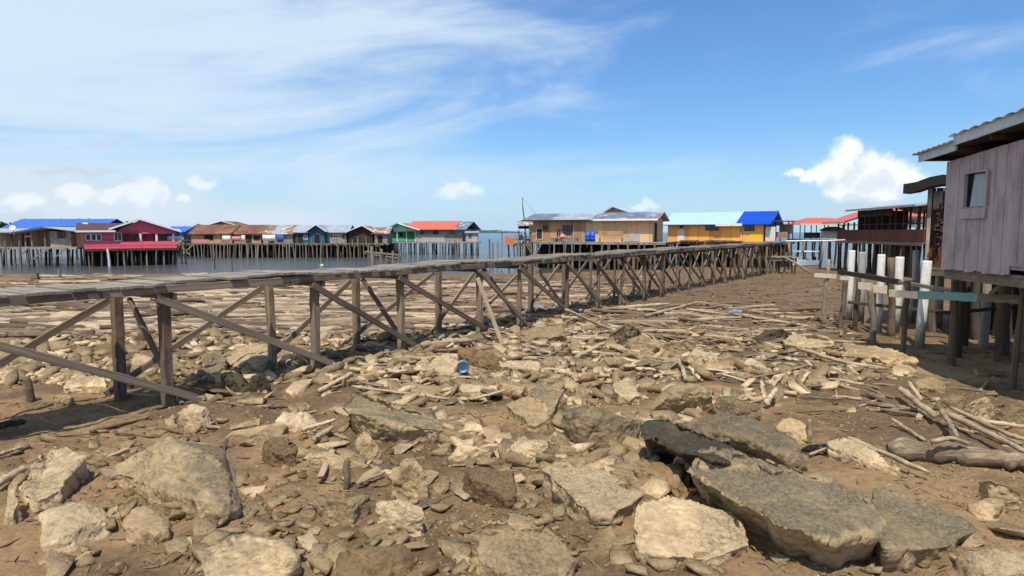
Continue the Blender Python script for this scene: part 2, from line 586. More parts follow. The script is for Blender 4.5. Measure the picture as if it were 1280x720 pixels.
class MB:
    """collects shapes for ONE mesh"""

    def __init__(self):
        self.v, self.f = [], []

    def add(self, verts, faces):
        k = len(self.v)
        self.v += [tuple(p) for p in verts]
        self.f += [tuple(i + k for i in fc) for fc in faces]
        return self

    def box(self, lo, hi):
        (a, b, c), (d, e, f) = lo, hi
        vs = [(a, b, c), (d, b, c), (d, e, c), (a, e, c), (a, b, f), (d, b, f), (d, e, f), (a, e, f)]
        return self.add(vs, [(0, 3, 2, 1), (4, 5, 6, 7), (0, 1, 5, 4), (1, 2, 6, 5), (2, 3, 7, 6), (3, 0, 4, 7)])

    def prism(self, poly, d):
        """closed polygon (counter-clockwise seen from the side d points to) pushed along -d"""
        n = len(poly)
        d = Vector(d)
        top = [Vector(p) for p in poly]
        bot = [p - d for p in top]
        fs = [tuple(range(n)), tuple(range(2 * n - 1, n - 1, -1))]
        for i in range(n):
            j = (i + 1) % n
            fs.append((i, n + i, n + j, j))
        return self.add(top + bot, fs)

    def bar(self, p0, p1, w, h, up=(0, 0, 1)):
        p0, p1 = Vector(p0), Vector(p1)
        d = (p1 - p0).normalized()
        s = d.cross(Vector(up))
        if s.length < 1e-4:
            s = Vector((1, 0, 0))
        s.normalize()
        t = s.cross(d)
        vs = []
        for p in (p0, p1):
            for a, b in ((-1, -1), (1, -1), (1, 1), (-1, 1)):
                vs.append(p + s * (a * w / 2) + t * (b * h / 2))
        return self.add(vs, [(0, 1, 2, 3), (7, 6, 5, 4), (0, 4, 5, 1), (1, 5, 6, 2), (2, 6, 7, 3), (3, 7, 4, 0)])

    def tube(self, pts, rad, n=8, caps=True):
        pts = [Vector(p) for p in pts]
        if not hasattr(rad, "__len__"):
            rad = [rad] * len(pts)
        vs, fs = [], []
        s = None
        for i, p in enumerate(pts):
            d = (pts[min(i + 1, len(pts) - 1)] - pts[max(i - 1, 0)]).normalized()
            if s is None:
                s = d.cross(Vector((0.13, 0.2, 1)))
                if s.length < 0.2:
                    s = d.cross(Vector((1, 0, 0)))
            s = (s - d * s.dot(d)).normalized()
            t = d.cross(s)
            for k in range(n):
                a = 2 * math.pi * k / n
                vs.append(p + (s * math.cos(a) + t * math.sin(a)) * rad[i])
        for i in range(len(pts) - 1):
            for k in range(n):
                q = (k + 1) % n
                fs.append((i * n + k, i * n + q, (i + 1) * n + q, (i + 1) * n + k))
        if caps:
            fs.append(tuple(range(n - 1, -1, -1)))
            b = (len(pts) - 1) * n
            fs.append(tuple(range(b, b + n)))
        return self.add(vs, fs)

    def lathe(self, prof, c=(0, 0, 0), n=16, caps=True):
        vs, fs = [], []
        for r, z in prof:
            for k in range(n):
                a = 2 * math.pi * k / n
                vs.append((c[0] + r * math.cos(a), c[1] + r * math.sin(a), c[2] + z))
        for i in range(len(prof) - 1):
            for k in range(n):
                q = (k + 1) % n
                fs.append((i * n + k, i * n + q, (i + 1) * n + q, (i + 1) * n + k))
        if caps:
            fs.append(tuple(range(n - 1, -1, -1)))
            b = (len(prof) - 1) * n
            fs.append(tuple(range(b, b + n)))
        return self.add(vs, fs)

    def mesh(self, name="mesh", smooth=False):
        me = bpy.data.meshes.new(name)
        me.from_pydata(self.v, [], self.f)
        if smooth:
            me.polygons.foreach_set("use_smooth", [True] * len(me.polygons))
        me.update()
        return me

    def build(self, name, mat, parent=None, M=None, smooth=False):
        return new_obj(name, self.mesh(name, smooth), mat, parent, M)


def mesh_np(name, V, F, smooth=True):
    """mesh from numpy arrays, faces all of one size"""
    me = bpy.data.meshes.new(name)
    V = np.asarray(V, dtype=np.float32)
    F = np.asarray(F, dtype=np.int32)
    k = F.shape[1]
    me.vertices.add(len(V))
    me.vertices.foreach_set("co", V.ravel())
    me.loops.add(F.size)
    me.loops.foreach_set("vertex_index", F.ravel())
    me.polygons.add(len(F))
    me.polygons.foreach_set("loop_start", np.arange(0, F.size, k, dtype=np.int32))
    me.polygons.foreach_set("loop_total", np.full(len(F), k, dtype=np.int32))
    if smooth:
        me.polygons.foreach_set("use_smooth", np.ones(len(F), dtype=bool))
    me.update(calc_edges=True)
    me.validate()
    return me


# shared unit shapes -------------------------------------------------------
_cache = {}


def proto(kind, i, mat):
    key = (kind, i, mat)
    if key in _cache:
        return _cache[key]
    r = random.Random(hash((kind == "log", kind == "pile", i)) & 0xFFFF)
    if kind == "beam":          # x 0..1, section 1 x 1, slightly uneven
        vs, fs, n = [], [], 9
        for a in range(n + 1):
            x = a / n
            w = 0.5 * (1 + r.uniform(-0.07, 0.07))
            h = 0.5 * (1 + r.uniform(-0.07, 0.07))
            oy, oz = r.uniform(-0.06, 0.06), r.uniform(-0.06, 0.06)
            c = 0.12
            for y, z in ((-1 + c, -1), (1 - c, -1), (1, -1 + c), (1, 1 - c), (1 - c, 1), (-1 + c, 1), (-1, 1 - c), (-1, -1 + c)):
                vs.append((x + (r.uniform(-0.006, 0.006) if a in (0, n) else 0), oy + y * w, oz + z * h))
        for a in range(n):
            for k in range(8):
                q = (k + 1) % 8
                fs.append((a * 8 + k, (a + 1) * 8 + k, (a + 1) * 8 + q, a * 8 + q))
        fs.append(tuple(range(0, 8)))
        fs.append(tuple(range(n * 8 + 7, n * 8 - 1, -1)))
        me = bpy.data.meshes.new("beam")
        me.from_pydata(vs, [], fs)
    elif kind == "pile":        # z 0..1, radius about 1
        m = MB()
        pts, rad = [], []
        bx, by = r.uniform(-1, 1), r.uniform(-1, 1)
        for a in range(8):
            z = a / 7
            pts.append((0.45 * bx * math.sin(z * 3.1) + r.uniform(-0.12, 0.12), 0.45 * by * math.sin(z * 2.6) + r.uniform(-0.12, 0.12), z * 20))
            rad.append((1.08 - 0.2 * z) * (1 + r.uniform(-0.08, 0.08)))
        m.tube(pts, rad, 8)
        m.v = [(x, y, z / 20) for x, y, z in m.v]
        me = m.mesh("pile", True)
    elif kind == "log":         # x 0..1, radius about 1, crooked, tapered, broken ends
        m = MB()
        pts, rad = [], []
        b1, b2, p1, p2 = r.uniform(-1, 1), r.uniform(-1, 1), r.uniform(0, 6), r.uniform(0, 6)
        n = 13
        for a in range(n):
            x = a / (n - 1)
            pts.append((x * 22, 1.1 * b1 * math.sin(x * 4 + p1) + r.uniform(-0.22, 0.22), 0.5 * b2 * math.sin(x * 5 + p2) + r.uniform(-0.14, 0.14)))
            t = 1.08 - 0.42 * x
            if a == 0 or a == n - 1:
                t *= r.uniform(0.5, 0.85)
            rad.append(t * (1 + r.uniform(-0.15, 0.15)))
        m.tube(pts, rad, 8)
        m.v = [(x / 22 + r.uniform(-0.004, 0.004), y + r.uniform(-0.09, 0.09), z + r.uniform(-0.09, 0.09)) for x, y, z in m.v]
        me = m.mesh("log", True)
    elif kind == "plank":       # flat broken board
        m = MB()
        vs, n = [], 6
        for a in range(n + 1):
            x = a / n
            for y, z in ((-1, -1), (1, -1), (1, 1), (-1, 1)):
                vs.append((x + (r.uniform(-0.08, 0.05) if a in (0, n) else 0), y * (1 + r.uniform(-0.12, 0.12)), z * 0.5 + 0.35 * math.sin(x * 3 + i)))
        fs = []
        for a in range(n):
            for k in range(4):
                q = (k + 1) % 4
                fs.append((a * 4 + k, a * 4 + q, (a + 1) * 4 + q, (a + 1) * 4 + k))
        fs += [(3, 2, 1, 0), (n * 4, n * 4 + 1, n * 4 + 2, n * 4 + 3)]
        m.add(vs, fs)
        me = m.mesh("plank")
    me.materials.append(MATS[mat])
    _cache[key] = me
    return me


def along(p0, p1, up=(0, 0, 1)):
    p0, p1 = Vector(p0), Vector(p1)
    d = p1 - p0
    L = d.length
    x = d / L
    y = Vector(up).cross(x)
    if y.length < 1e-3:
        y = Vector((0, 1, 0)).cross(x)
    y.normalize()
    z = x.cross(y)
    M = Matrix(((x.x, y.x, z.x, p0.x), (x.y, y.y, z.y, p0.y), (x.z, y.z, z.z, p0.z), (0, 0, 0, 1)))
    return M, L


def beam(name, p0, p1, w, h, mat, parent=None, kind="beam", up=(0, 0, 1)):
    """a length of timber between two points given in the parent's own frame"""
    M, L = along(p0, p1, up)
    S = Matrix.Diagonal((L, w, h, 1))
    return new_obj(name, proto(kind, rnd.randrange(6), mat), None, parent, M @ S)


def pile(name, x, y, z0, z1, r, mat, parent=None, lean=0.03):
    h = z1 - z0
    dx, dy = rnd.uniform(-lean, lean) * h, rnd.uniform(-lean, lean) * h
    p0, p1 = Vector((x + dx, y + dy, z0)), Vector((x, y, z1))
    d = (p1 - p0)
    q = Vector((0, 0, 1)).rotation_difference(d.normalized()).to_matrix().to_4x4()
    M = Matrix.Translation(p0) @ q @ Matrix.Rotation(rnd.uniform(0, 6.28), 4, "Z") @ Matrix.Diagonal((r, r, d.length, 1))
    return new_obj(name, proto("pile", rnd.randrange(5), mat), None, parent, M)

# ================================================================== sky and sun
SUN_EL, SUN_AZ = R(64), R(187)      # azimuth clockwise from +Y: behind the camera, a little to the left
SC.view_settings.view_transform = "Standard"
SC.view_settings.look = "None"
SC.view_settings.exposure = 0.15
SC.view_settings.gamma = 1.0
SC.view_settings.use_curve_mapping = False
sd = bpy.data.lights.new("sun", "SUN")
sd.energy = 5.0
sd.angle = R(0.53)
sd.color = (1.0, 0.935, 0.83)
sun = bpy.data.objects.new("sun", sd)
COL.objects.link(sun)
sdir = Vector((math.sin(SUN_AZ) * math.cos(SUN_EL), math.cos(SUN_AZ) * math.cos(SUN_EL), math.sin(SUN_EL)))
sun.rotation_euler = sdir.to_track_quat("Z", "Y").to_euler()
sun.location = (0, 0, 60)

world = bpy.data.worlds.new("World")
SC.world = world
world.use_nodes = True
nt = world.node_tree
for n in list(nt.nodes):
    nt.nodes.remove(n)
wo = N(nt, "ShaderNodeOutputWorld")
bg = N(nt, "ShaderNodeBackground")
bg.inputs["Strength"].default_value = 0.088
nt.links.new(bg.outputs[0], wo.inputs[0])
sky = N(nt, "ShaderNodeTexSky", sky_type="NISHITA")
sky.sun_disc = False
sky.sun_elevation = SUN_EL
sky.sun_rotation = SUN_AZ
sky.air_density = 1.25
sky.dust_density = 0.35
sky.ozone_density = 3.0
SKYC = sky.outputs[0]


def M2(op, a, b=None, c=None):
    n = N(nt, "ShaderNodeMath", operation=op)
    for i, x in enumerate((a, b, c)):
        if x is None:
            continue
        if hasattr(x, "is_output"):
            nt.links.new(x, n.inputs[i])
        else:
            n.inputs[i].default_value = x
    return n.outputs[0]


def smooth(x, a, b):
    n = N(nt, "ShaderNodeMapRange", interpolation_type="SMOOTHSTEP")
    nt.links.new(x, n.inputs[0])
    n.inputs[1].default_value = a
    n.inputs[2].default_value = b
    return n.outputs[0]


def combine(x, y, z=0.0):
    n = N(nt, "ShaderNodeCombineXYZ")
    for i, s in enumerate((x, y, z)):
        if hasattr(s, "is_output"):
            nt.links.new(s, n.inputs[i])
        else:
            n.inputs[i].default_value = s
    return n.outputs[0]


tc = N(nt, "ShaderNodeTexCoord")
sx = N(nt, "ShaderNodeSeparateXYZ")
nt.links.new(tc.outputs["Generated"], sx.inputs[0])
dx, dy, dz = sx.outputs
AZ = M2("ARCTAN2", dx, dy)
EL = M2("ARCSINE", dz)
# cirrus veil, thick in the left of the view, thinning out to the right, drawn out along the wind
p = combine(M2("MULTIPLY_ADD", EL, 0.9, AZ), M2("MULTIPLY_ADD", AZ, -0.16, EL))
mp = N(nt, "ShaderNodeMapping")
mp.inputs["Scale"].default_value = (1.9, 9.0, 1)
mp.inputs["Location"].default_value = (3.1, 1.7, 0)
nt.links.new(p, mp.inputs[0])
c1 = noise(nt, mp.outputs[0], 1.0, 9, 0.56, 0.9)
mp2 = N(nt, "ShaderNodeMapping")
mp2.inputs["Scale"].default_value = (6.0, 30.0, 1)
nt.links.new(p, mp2.inputs[0])
c2 = noise(nt, mp2.outputs[0], 1.0, 8, 0.65, 0.6)
side = M2("SUBTRACT", 1.0, smooth(AZ, -0.62, 0.38))
low = smooth(EL, 0.02, 0.13)
dens = M2("MULTIPLY_ADD", c2, 0.2, c1)
# a broad white band whose right half rises, with a blue gap under it
dens = M2("MULTIPLY_ADD", side, 0.46, dens)
band = M2("MULTIPLY", smooth(EL, 0.03, 0.10), M2("SUBTRACT", 1.0, smooth(EL, 0.22, 0.55)))
dens = M2("MULTIPLY_ADD", band, 0.10, dens)
veil = M2("MULTIPLY", smooth(dens, 0.70, 1.16), M2("MULTIPLY_ADD", low, 0.5, 0.5))
veil = M2("MULTIPLY", veil, 0.92)

# heaped clouds: (picture column, row, half width, half height) turned into directions of the sky
CUM = [
    # the big one over the right
    (1030, 213, 17, 17), (1052, 205, 22, 24), (1063, 192, 15, 17), (1078, 216, 26, 24), (1102, 214, 20, 17), (1092, 205, 10, 11),
    (1122, 225, 22, 18), (1140, 228, 20, 16), (1060, 235, 30, 16), (1100, 240, 40, 14), (1015, 218, 14, 8), (992, 217, 12, 5),
    # small one in the middle
    (577, 236, 16, 10), (568, 243, 18, 8), (590, 240, 12, 8),
    # the bank on the left
    (184, 238, 17, 14), (172, 246, 18, 12), (200, 246, 12, 10), (140, 246, 24, 9), (104, 240, 20, 8), (150, 240, 16, 8), (88, 246, 20, 7),
    (252, 227, 20, 6), (232, 250, 8, 4), (30, 252, 26, 8), (812, 256, 12, 6), (800, 260, 12, 4),
]
wn = N(nt, "ShaderNodeTexNoise")
wn.inputs["Scale"].default_value = 26.0
wn.inputs["Detail"].default_value = 7
wn.inputs["Roughness"].default_value = 0.62
nt.links.new(combine(AZ, EL), wn.inputs["Vector"])
wsub = N(nt, "ShaderNodeVectorMath", operation="MULTIPLY_ADD")
nt.links.new(wn.outputs["Color"], wsub.inputs[0])
wsub.inputs[1].default_value = (0.046, 0.042, 0)
wsub.inputs[2].default_value = (-0.023, -0.021, 0)
def shifted(a, e):
    n = N(nt, "ShaderNodeVectorMath", operation="ADD")
    nt.links.new(WD, n.inputs[0])
    n.inputs[1].default_value = (a, e, 0)
    return n.outputs[0]


wadd = N(nt, "ShaderNodeVectorMath", operation="ADD")
nt.links.new(combine(AZ, EL), wadd.inputs[0])
nt.links.new(wsub.outputs[0], wadd.inputs[1])
WD = wadd.outputs[0]


def blobs(lst, soft, vec=None):
    acc = None
    vec = vec or WD
    for u, v, ru, rv in lst:
        d = ray(u, v).normalized()
        az, el = math.atan2(d.x, d.y), math.asin(d.z)
        k = 1.0 / FPX / (1 + ((u - 640) / FPX) ** 2)
        k2 = 1.0 / FPX / math.sqrt(1 + ((u - 640) / FPX) ** 2)
        s = N(nt, "ShaderNodeVectorMath", operation="SUBTRACT")
        nt.links.new(vec, s.inputs[0])
        s.inputs[1].default_value = (az, el, 0)
        m = N(nt, "ShaderNodeVectorMath", operation="MULTIPLY")
        nt.links.new(s.outputs[0], m.inputs[0])
        m.inputs[1].default_value = (1 / (ru * k), 1 / (rv * k2), 0)
        ln = N(nt, "ShaderNodeVectorMath", operation="LENGTH")
        nt.links.new(m.outputs[0], ln.inputs[0])
        val = M2("SUBTRACT", 1.0, ln.outputs["Value"])
        acc = val if acc is None else M2("SMOOTH_MAX", acc, val, soft)
    return acc


heap = blobs(CUM, 0.25)
mask = smooth(M2("MULTIPLY_ADD", noise(nt, WD, 46.0, 6, 0.65), 0.7, M2("SUBTRACT", heap, 0.35)), -0.42, 0.55)
big = smooth(AZ, 0.36, 0.44)
mask = M2("MULTIPLY", mask, M2("MULTIPLY_ADD", big, 0.50, 0.42))
# light from above: billows by noise, greyer bases
over = blobs(CUM, 0.25, shifted(-0.010, 0.017))
b1 = noise(nt, WD, 34.0, 7, 0.65)
sh = M2("MULTIPLY_ADD", b1, 0.9, M2("MULTIPLY", over, 0.9))
lit = M2("SUBTRACT", 1.0, smooth(sh, 0.46, 1.1))
cloudc = mixc(nt, lit, (8.5, 9.1, 10.0), (11.6, 11.4, 11.1))
GREY = [(92, 209, 34, 7), (120, 214, 40, 5), (128, 180, 22, 4), (142, 177, 9, 6), (60, 215, 30, 5), (1070, 262, 60, 8), (20, 270, 60, 9)]
gm = M2("MULTIPLY", smooth(blobs(GREY, 0.3), -0.1, 0.55), 0.55)

tint = mixc(nt, 1.0, SKYC, (0.76, 1.10, 1.52), "MULTIPLY")
# pale air close above the sea
hz = M2("SUBTRACT", 1.0, smooth(EL, -0.01, 0.16))
tint = mixc(nt, M2("MULTIPLY", hz, 0.6), tint, (5.4, 7.6, 10.6))
c = mixc(nt, veil, tint, (7.2, 8.6, 10.0))
lowv = blobs([(20, 250, 150, 46), (170, 262, 160, 30), (330, 275, 120, 18)], 0.5)
c = mixc(nt, M2("MULTIPLY", smooth(lowv, -0.4, 0.9), 0.9), c, (7.3, 8.4, 9.4))
c = mixc(nt, gm, c, (6.2, 7.1, 8.2))
c = mixc(nt, mask, c, cloudc)
nt.links.new(c, bg.inputs["Color"])

# ================================================================== ground and water
def build_ground():
    # a fan of rings round the camera: fine near, coarse far, closed behind
    rs = [0.6]
    while rs[-1] < 9000:
        r = rs[-1]
        rs.append(r + max(0.05, r * (0.0085 if r < 40 else 0.02 if r < 120 else 0.12)))
    fine = np.linspace(-0.86, 0.86, 620)
    rest = np.linspace(0.86, 2 * math.pi - 0.86, 90)[1:-1]
    th = np.concatenate([fine, rest])
    rs = np.array(rs)
    RR, TH = np.meshgrid(rs, th, indexing="ij")
    X, Y = RR * np.sin(TH), RR * np.cos(TH)
    Z = ground_np(X, Y).reshape(X.shape)
    V = np.stack([X.ravel(), Y.ravel(), Z.ravel()], 1)
    nr, na = X.shape
    i = np.arange(nr - 1)[:, None]
    j = np.arange(na)[None, :]
    jn = (j + 1) % na
    F = np.stack([(i * na + j), (i * na + jn), ((i + 1) * na + jn), ((i + 1) * na + j)], -1).reshape(-1, 4)
    F = F[:, ::-1]
    V = np.vstack([V, [[0, 0, gz(0, 0)]]])
    o = new_obj("ground", mesh_np("ground", V, F), m_ground())
    tag(o, kind="structure")


build_ground()
MATS["water"] = m_water()
w = MB()
w.add([(-9000, 30, WATER), (9000, 30, WATER), (9000, 9000, WATER), (-9000, 9000, WATER)], [(0, 1, 2, 3)])
tag(w.build("water", "water"), kind="structure")

# ================================================================== walkway
WD_ = Vector((0.545, 0.8384, 0)).normalized()
WN_ = Vector((WD_.y, -WD_.x, 0))            # towards the near side
W0 = Vector((-6.24, 11.5, 0))
DECK = 2.30
WW = 1.7


def wk(t, s, z):
    """along the walkway, s = 0 near edge .. 1 far edge"""
    bend = 0.12 * math.sin(t * 0.16) * (1 if t > 0 else 0.4)
    q = W0 + WD_ * t - WN_ * (s * WW) + WN_ * bend
    return Vector((q.x, q.y, z))


walk = thing("wooden_walkway", "long weathered timber walkway on braced posts crossing the stony shore", "walkway", wk(0, 0.5, 0), 0)
IW = MW[walk.name].inverted()


def wl(p):
    return IW @ Vector(p)


mb = MB()
t = -9.5
while t < 58:
    w_ = rnd.uniform(0.15, 0.21)
    a0, a1 = rnd.uniform(-0.09, 0.0), 0.74 + rnd.uniform(-0.03, 0.05)
    dz_ = rnd.uniform(-0.010, 0.012) + 0.03 * math.sin(t * 0.9) + 0.012 * math.sin(t * 3.1)
    z0 = DECK + dz_
    tl = rnd.uniform(-0.01, 0.01)
    pts = [wk(t, a0, z0), wk(t + w_, a0, z0), wk(t + w_ + tl, a1, z0 + rnd.uniform(-0.01, 0.01)), wk(t + tl, a1, z0)]
    if rnd.random() > 0.015:
        mb.prism([wl(p) for p in pts], (0, 0, 0.045))
    t += w_ + rnd.choice((0.008, 0.015, 0.022, 0.04))
mb.build("deck", "deck_wood", walk)
for s in (-0.015, 0.68):
    t = -9.5
    while t < 57.5:
        L = min(rnd.uniform(3.6, 5.2), 58 - t)
        beam("stringer", wl(wk(t - 0.1, s, DECK - 0.125)), wl(wk(t + L + 0.1, s, DECK - 0.125 + rnd.uniform(-0.01, 0.01))), 0.07, 0.145, "beam_wood", walk)
        t += L
PT = [-6.8, -3.4, 0, 3.37, 6.1, 9.6, 11.85, 15.3, 18.2, 20.9, 23.65, 26.3, 28.8, 31.1, 33.6, 36.0, 38.4, 40.8, 43.3, 45.8, 48.3, 50.8, 53.3, 55.8]
for k, t in enumerate(PT):
    near = wk(t, 0.02, 0)
    far = wk(t - 0.05, 0.98, 0)
    th = 0.17 if t < 20 else 0.14
    for q, dt in ((near, 0.0), (far, 0.0)):
        g = gz(q.x, q.y) - 0.3
        top = DECK - 0.1 if q is near else DECK - 0.2
        ln = WD_ * rnd.uniform(-0.06, 0.06)
        off = WN_ * (-0.07 if q is near else -0.02)
        if t > 10 and rnd.random() < .6:
            beam("post", wl(Vector((q.x, q.y, g)) + ln * 1.8 + off), wl(Vector((q.x, q.y, top)) + off), th * .55, th * .55, "post_wood", walk, "log")
        else:
            beam("post", wl(Vector((q.x, q.y, g)) + ln + off), wl(Vector((q.x, q.y, top)) + off), th, th * rnd.uniform(0.85, 1.05), "post_wood", walk, up=WD_)
    # cross bearer under the deck
    beam("bearer", wl(wk(t + 0.13, -0.02, DECK - 0.27)), wl(wk(t + 0.11, 1.06, DECK - 0.27)), 0.09, 0.13, "beam_wood", walk)
    if k + 1 < len(PT):
        t2 = PT[k + 1]
        # long brace on the near face: from the top of this post down to the foot of the next
        e = t2 + rnd.uniform(0.0, 0.5)
        b = wk(e, 0, 0)
        bz = gz(b.x, b.y) + rnd.uniform(0.05, 0.3)
        o_ = WN_ * 0.075
        if rnd.random() < 0.93 or k < 8:
            if t > 14 and rnd.random() < .5:
                beam("brace", wl(wk(t - 0.2, 0.02, DECK - rnd.uniform(.1, .5)) + o_), wl(wk(e, 0.02, bz) + o_), 0.055, 0.055, "post_wood", walk, "log")
            else:
                beam("brace", wl(wk(t - 0.2, 0.02, DECK - 0.27) + o_), wl(wk(e, 0.02, bz) + o_), 0.06, 0.135 if t < 16 else 0.11, "beam_wood", walk)
        # brace on the far face, the other way
        b = wk(t, 1, 0)
        bz = gz(b.x, b.y) + rnd.uniform(0.0, 0.25)
        beam("brace", wl(wk(t2 + 0.1, 0.99, DECK - 0.3) - WN_ * 0.14), wl(wk(t - 0.3, 0.99, bz) - WN_ * 0.14), 0.06, 0.125, "beam_wood", walk)
    # cross brace between the pair of posts
    if k % 2 == 0 or k in (7, 9, 11):
        a, b = wk(t + 0.14, 0.95, DECK - 0.4), wk(t + 0.16, -0.02, 0)
        b.z = gz(b.x, b.y) + 0.02
        beam("brace", wl(a), wl(b), 0.06, 0.12, "beam_wood", walk)

# ================================================================== rocks
DEPS = []
def cut_rock_mesh(name, top, bot, vox, amp, seed, mat):
    """solid between two outlines of the same count -> voxel mesh -> weathered surface"""
    n = len(top)
    b = bmesh.new()
    tv = [b.verts.new(p) for p in top]
    bv = [b.verts.new(p) for p in bot]
    for i in range(n):
        j = (i + 1) % n
        b.faces.new((bv[i], bv[j], tv[j], tv[i]))
    b.faces.new(tv)
    b.faces.new(bv[::-1])
    bmesh.ops.triangulate(b, faces=b.faces[:], ngon_method="EAR_CLIP")
    bmesh.ops.recalc_face_normals(b, faces=b.faces[:])
    me = bpy.data.meshes.new(name)
    b.to_mesh(me)
    b.free()
    return weather(me, name, vox, amp, seed, mat)


def hull_rock_mesh(name, pts, vox, amp, seed, mat):
    b = bmesh.new()
    for p in pts:
        b.verts.new(p)
    bmesh.ops.convex_hull(b, input=b.verts[:])
    bmesh.ops.delete(b, geom=[v for v in b.verts if not v.link_faces], context="VERTS")
    # knock off corners along random planes, so the stone has broken faces
    rr = random.Random(seed * 7 + 1)
    for _ in range(7):
        nrm = Vector((rr.gauss(0, 1), rr.gauss(0, 1), rr.gauss(0.15, .6))).normalized()
        ext = [v.co.dot(nrm) for v in b.verts]
        lo, hi = min(ext), max(ext)
        res = bmesh.ops.bisect_plane(b, geom=b.verts[:] + b.edges[:] + b.faces[:], plane_co=nrm * (hi - (hi - lo) * rr.uniform(.05, .17)), plane_no=nrm, clear_outer=True)
        es = [e for e in res["geom_cut"] if isinstance(e, bmesh.types.BMEdge)]
        bmesh.ops.holes_fill(b, edges=es)
    bmesh.ops.triangulate(b, faces=b.faces[:])
    me = bpy.data.meshes.new(name)
    b.to_mesh(me)
    b.free()
    return weather(me, name, vox, amp, seed, mat)


def weather(me, name, vox, amp, seed, mat, relax=0):
    o = bpy.data.objects.new("tmp_" + name, me)
    TMPC.objects.link(o)
    md = o.modifiers.new("r", "REMESH")
    md.mode = "VOXEL"
    md.voxel_size = vox
    DEPS.append((o, name, amp, seed, mat, relax, vox))
    return o


TMPC = bpy.data.collections.new("tmp")
SC.collection.children.link(TMPC)


def finish_rocks():
    """evaluate all remeshes in one go and roughen them"""
    out = []
    bpy.context.view_layer.update()
    dg = bpy.context.evaluated_depsgraph_get()
    for o, name, amp, seed, mat, relax, vox in DEPS:
        me = bpy.data.meshes.new_from_object(o.evaluated_get(dg))
        nv = len(me.vertices)
        V = np.zeros(nv * 3, dtype=np.float32)
        me.vertices.foreach_get("co", V)
        V = V.reshape(-1, 3).astype(np.float64)
        E = np.zeros(len(me.edges) * 2, dtype=np.int32)
        me.edges.foreach_get("vertices", E)
        E = E.reshape(-1, 2)
        deg = np.bincount(E.ravel(), minlength=nv).astype(np.float64)[:, None]
        for _ in range(relax):
            S = np.zeros_like(V)
            np.add.at(S, E[:, 0], V[E[:, 1]])
            np.add.at(S, E[:, 1], V[E[:, 0]])
            V = 0.45 * V + 0.55 * S / np.maximum(deg, 1)
        me.vertices.foreach_set("co", V.astype(np.float32).ravel())
        me.update()
        Nn = np.zeros(nv * 3, dtype=np.float32)
        me.vertices.foreach_get("normal", Nn)
        Nn = Nn.reshape(-1, 3).astype(np.float64)
        size = (V.max(0) - V.min(0)).max()
        P = V + seed * 3.17
        f = 1.0 / size
        d = 0.45 * fbm(P * f * 2.2, 3, seed)
        # broken facets: steps of a noise field
        q = fbm(P * f * 3.4, 2, seed + 5) * 3.0
        d += 0.8 * (np.floor(q) + np.clip((q - np.floor(q)) * 4, 0, 1)) / 3.0
        # bedding layers, slightly tilted
        l = (V[:, 2] + 0.25 * V[:, 0] - 0.12 * V[:, 1]) * f * 9 + 0.9 * fbm(P * f * 3, 2, seed + 9)
        d += 0.22 * np.abs((l % 1.0) - 0.5)
        d -= 0.30 * np.clip(ridged(P * f * 3.1, 2, seed + 3) - 0.80, 0, 1) * 5
        d += 0.28 * fbm(P * f * 9, 3, seed + 11)
        d += 0.14 * (ridged(P * f * 17, 2, seed + 15) - 0.6)
        V = V + Nn * (amp * size * d)[:, None]
        # pits and grain of real size
        if size > 1.5:
            V = V + Nn * (0.08 * fbm(P * 0.9, 2, seed + 27) + 0.06 * (ridged(P * np.array([1.1, 2.6, 2.6]), 3, seed + 28) - .6) - 0.07 * np.clip(fbm(P * 2.3, 3, seed + 26) - .22, 0, 1) * 2)[:, None]
        if seed < 150:
            V = V + Nn * (0.035 * fbm(P * 1.7, 2, seed + 29) + 0.040 * fbm(P * 5.0, 4, seed + 31) - 0.030 * np.clip(ridged(P * 7.0, 2, seed + 33) - 0.82, 0, 1) * 4 - 0.035 * np.clip(fbm(P * 11.0, 2, seed + 35) - 0.25, 0, 1))[:, None]
        me.vertices.foreach_set("co", V.astype(np.float32).ravel())
        me.polygons.foreach_set("use_smooth", [True] * len(me.polygons))
        me.materials.clear()
        me.materials.append(MATS[mat])
        me.update()
        me.name = name
        out.append(me)
    for o, *_ in DEPS:
        d = o.data
        bpy.data.objects.remove(o)
        bpy.data.meshes.remove(d)
    DEPS.clear()
    return out


ROCK_SPECS = []   # (label, mat, polygon [(u, v, h)], undercut, amp)


def rock(label, mat, poly, under=0.9, amp=0.03, group=None, shift=0.0):
    ROCK_SPECS.append((label, mat, poly, under, amp, group, shift))


# --- left foreground
rock("large lichen-topped boulder with a dark right end in the left foreground", "rock_lichen",
     [(127, 588, .12), (163, 570, .38), (195, 553, .58), (222, 550, .60), (260, 565, .52), (298, 583, .48), (317, 594, .42), (309, 622, .22), (278, 630, .22), (244, 624, .16), (211, 617, .13), (176, 609, .13), (146, 600, .10)], 0.93, .022)
rock("pale broad rock at the left edge, beside the lichen-topped boulder", "rock_pale",
     [(65, 559, .3), (92, 558, .32), (108, 570, .3), (83, 587, .3), (78, 610, .2), (66, 620, .15), (43, 628, .12), (28, 610, .16), (35, 581, .25), (51, 572, .3)], 0.95, .03)
rock("flat pale slab at the bottom left, below the broad pale rock", "rock_pale",
     [(49, 636, .22), (70, 629, .25), (98, 638, .22), (122, 650, .2), (130, 668, .12), (100, 676, .1), (55, 674, .12)], 0.95, .03)
rock("small pale angular stone between flat slabs at the lower left", "rock_pale", [(128, 634, .16), (141, 625, .26), (155, 634, .2), (153, 645, .1), (135, 645, .1)], 1.0, .03)
rock("flat tan slab just right of a small angular stone at the lower left", "rock_tan", [(156, 640, .2), (180, 634, .22), (203, 648, .2), (210, 668, .1), (160, 668, .1)], 0.95, .03)
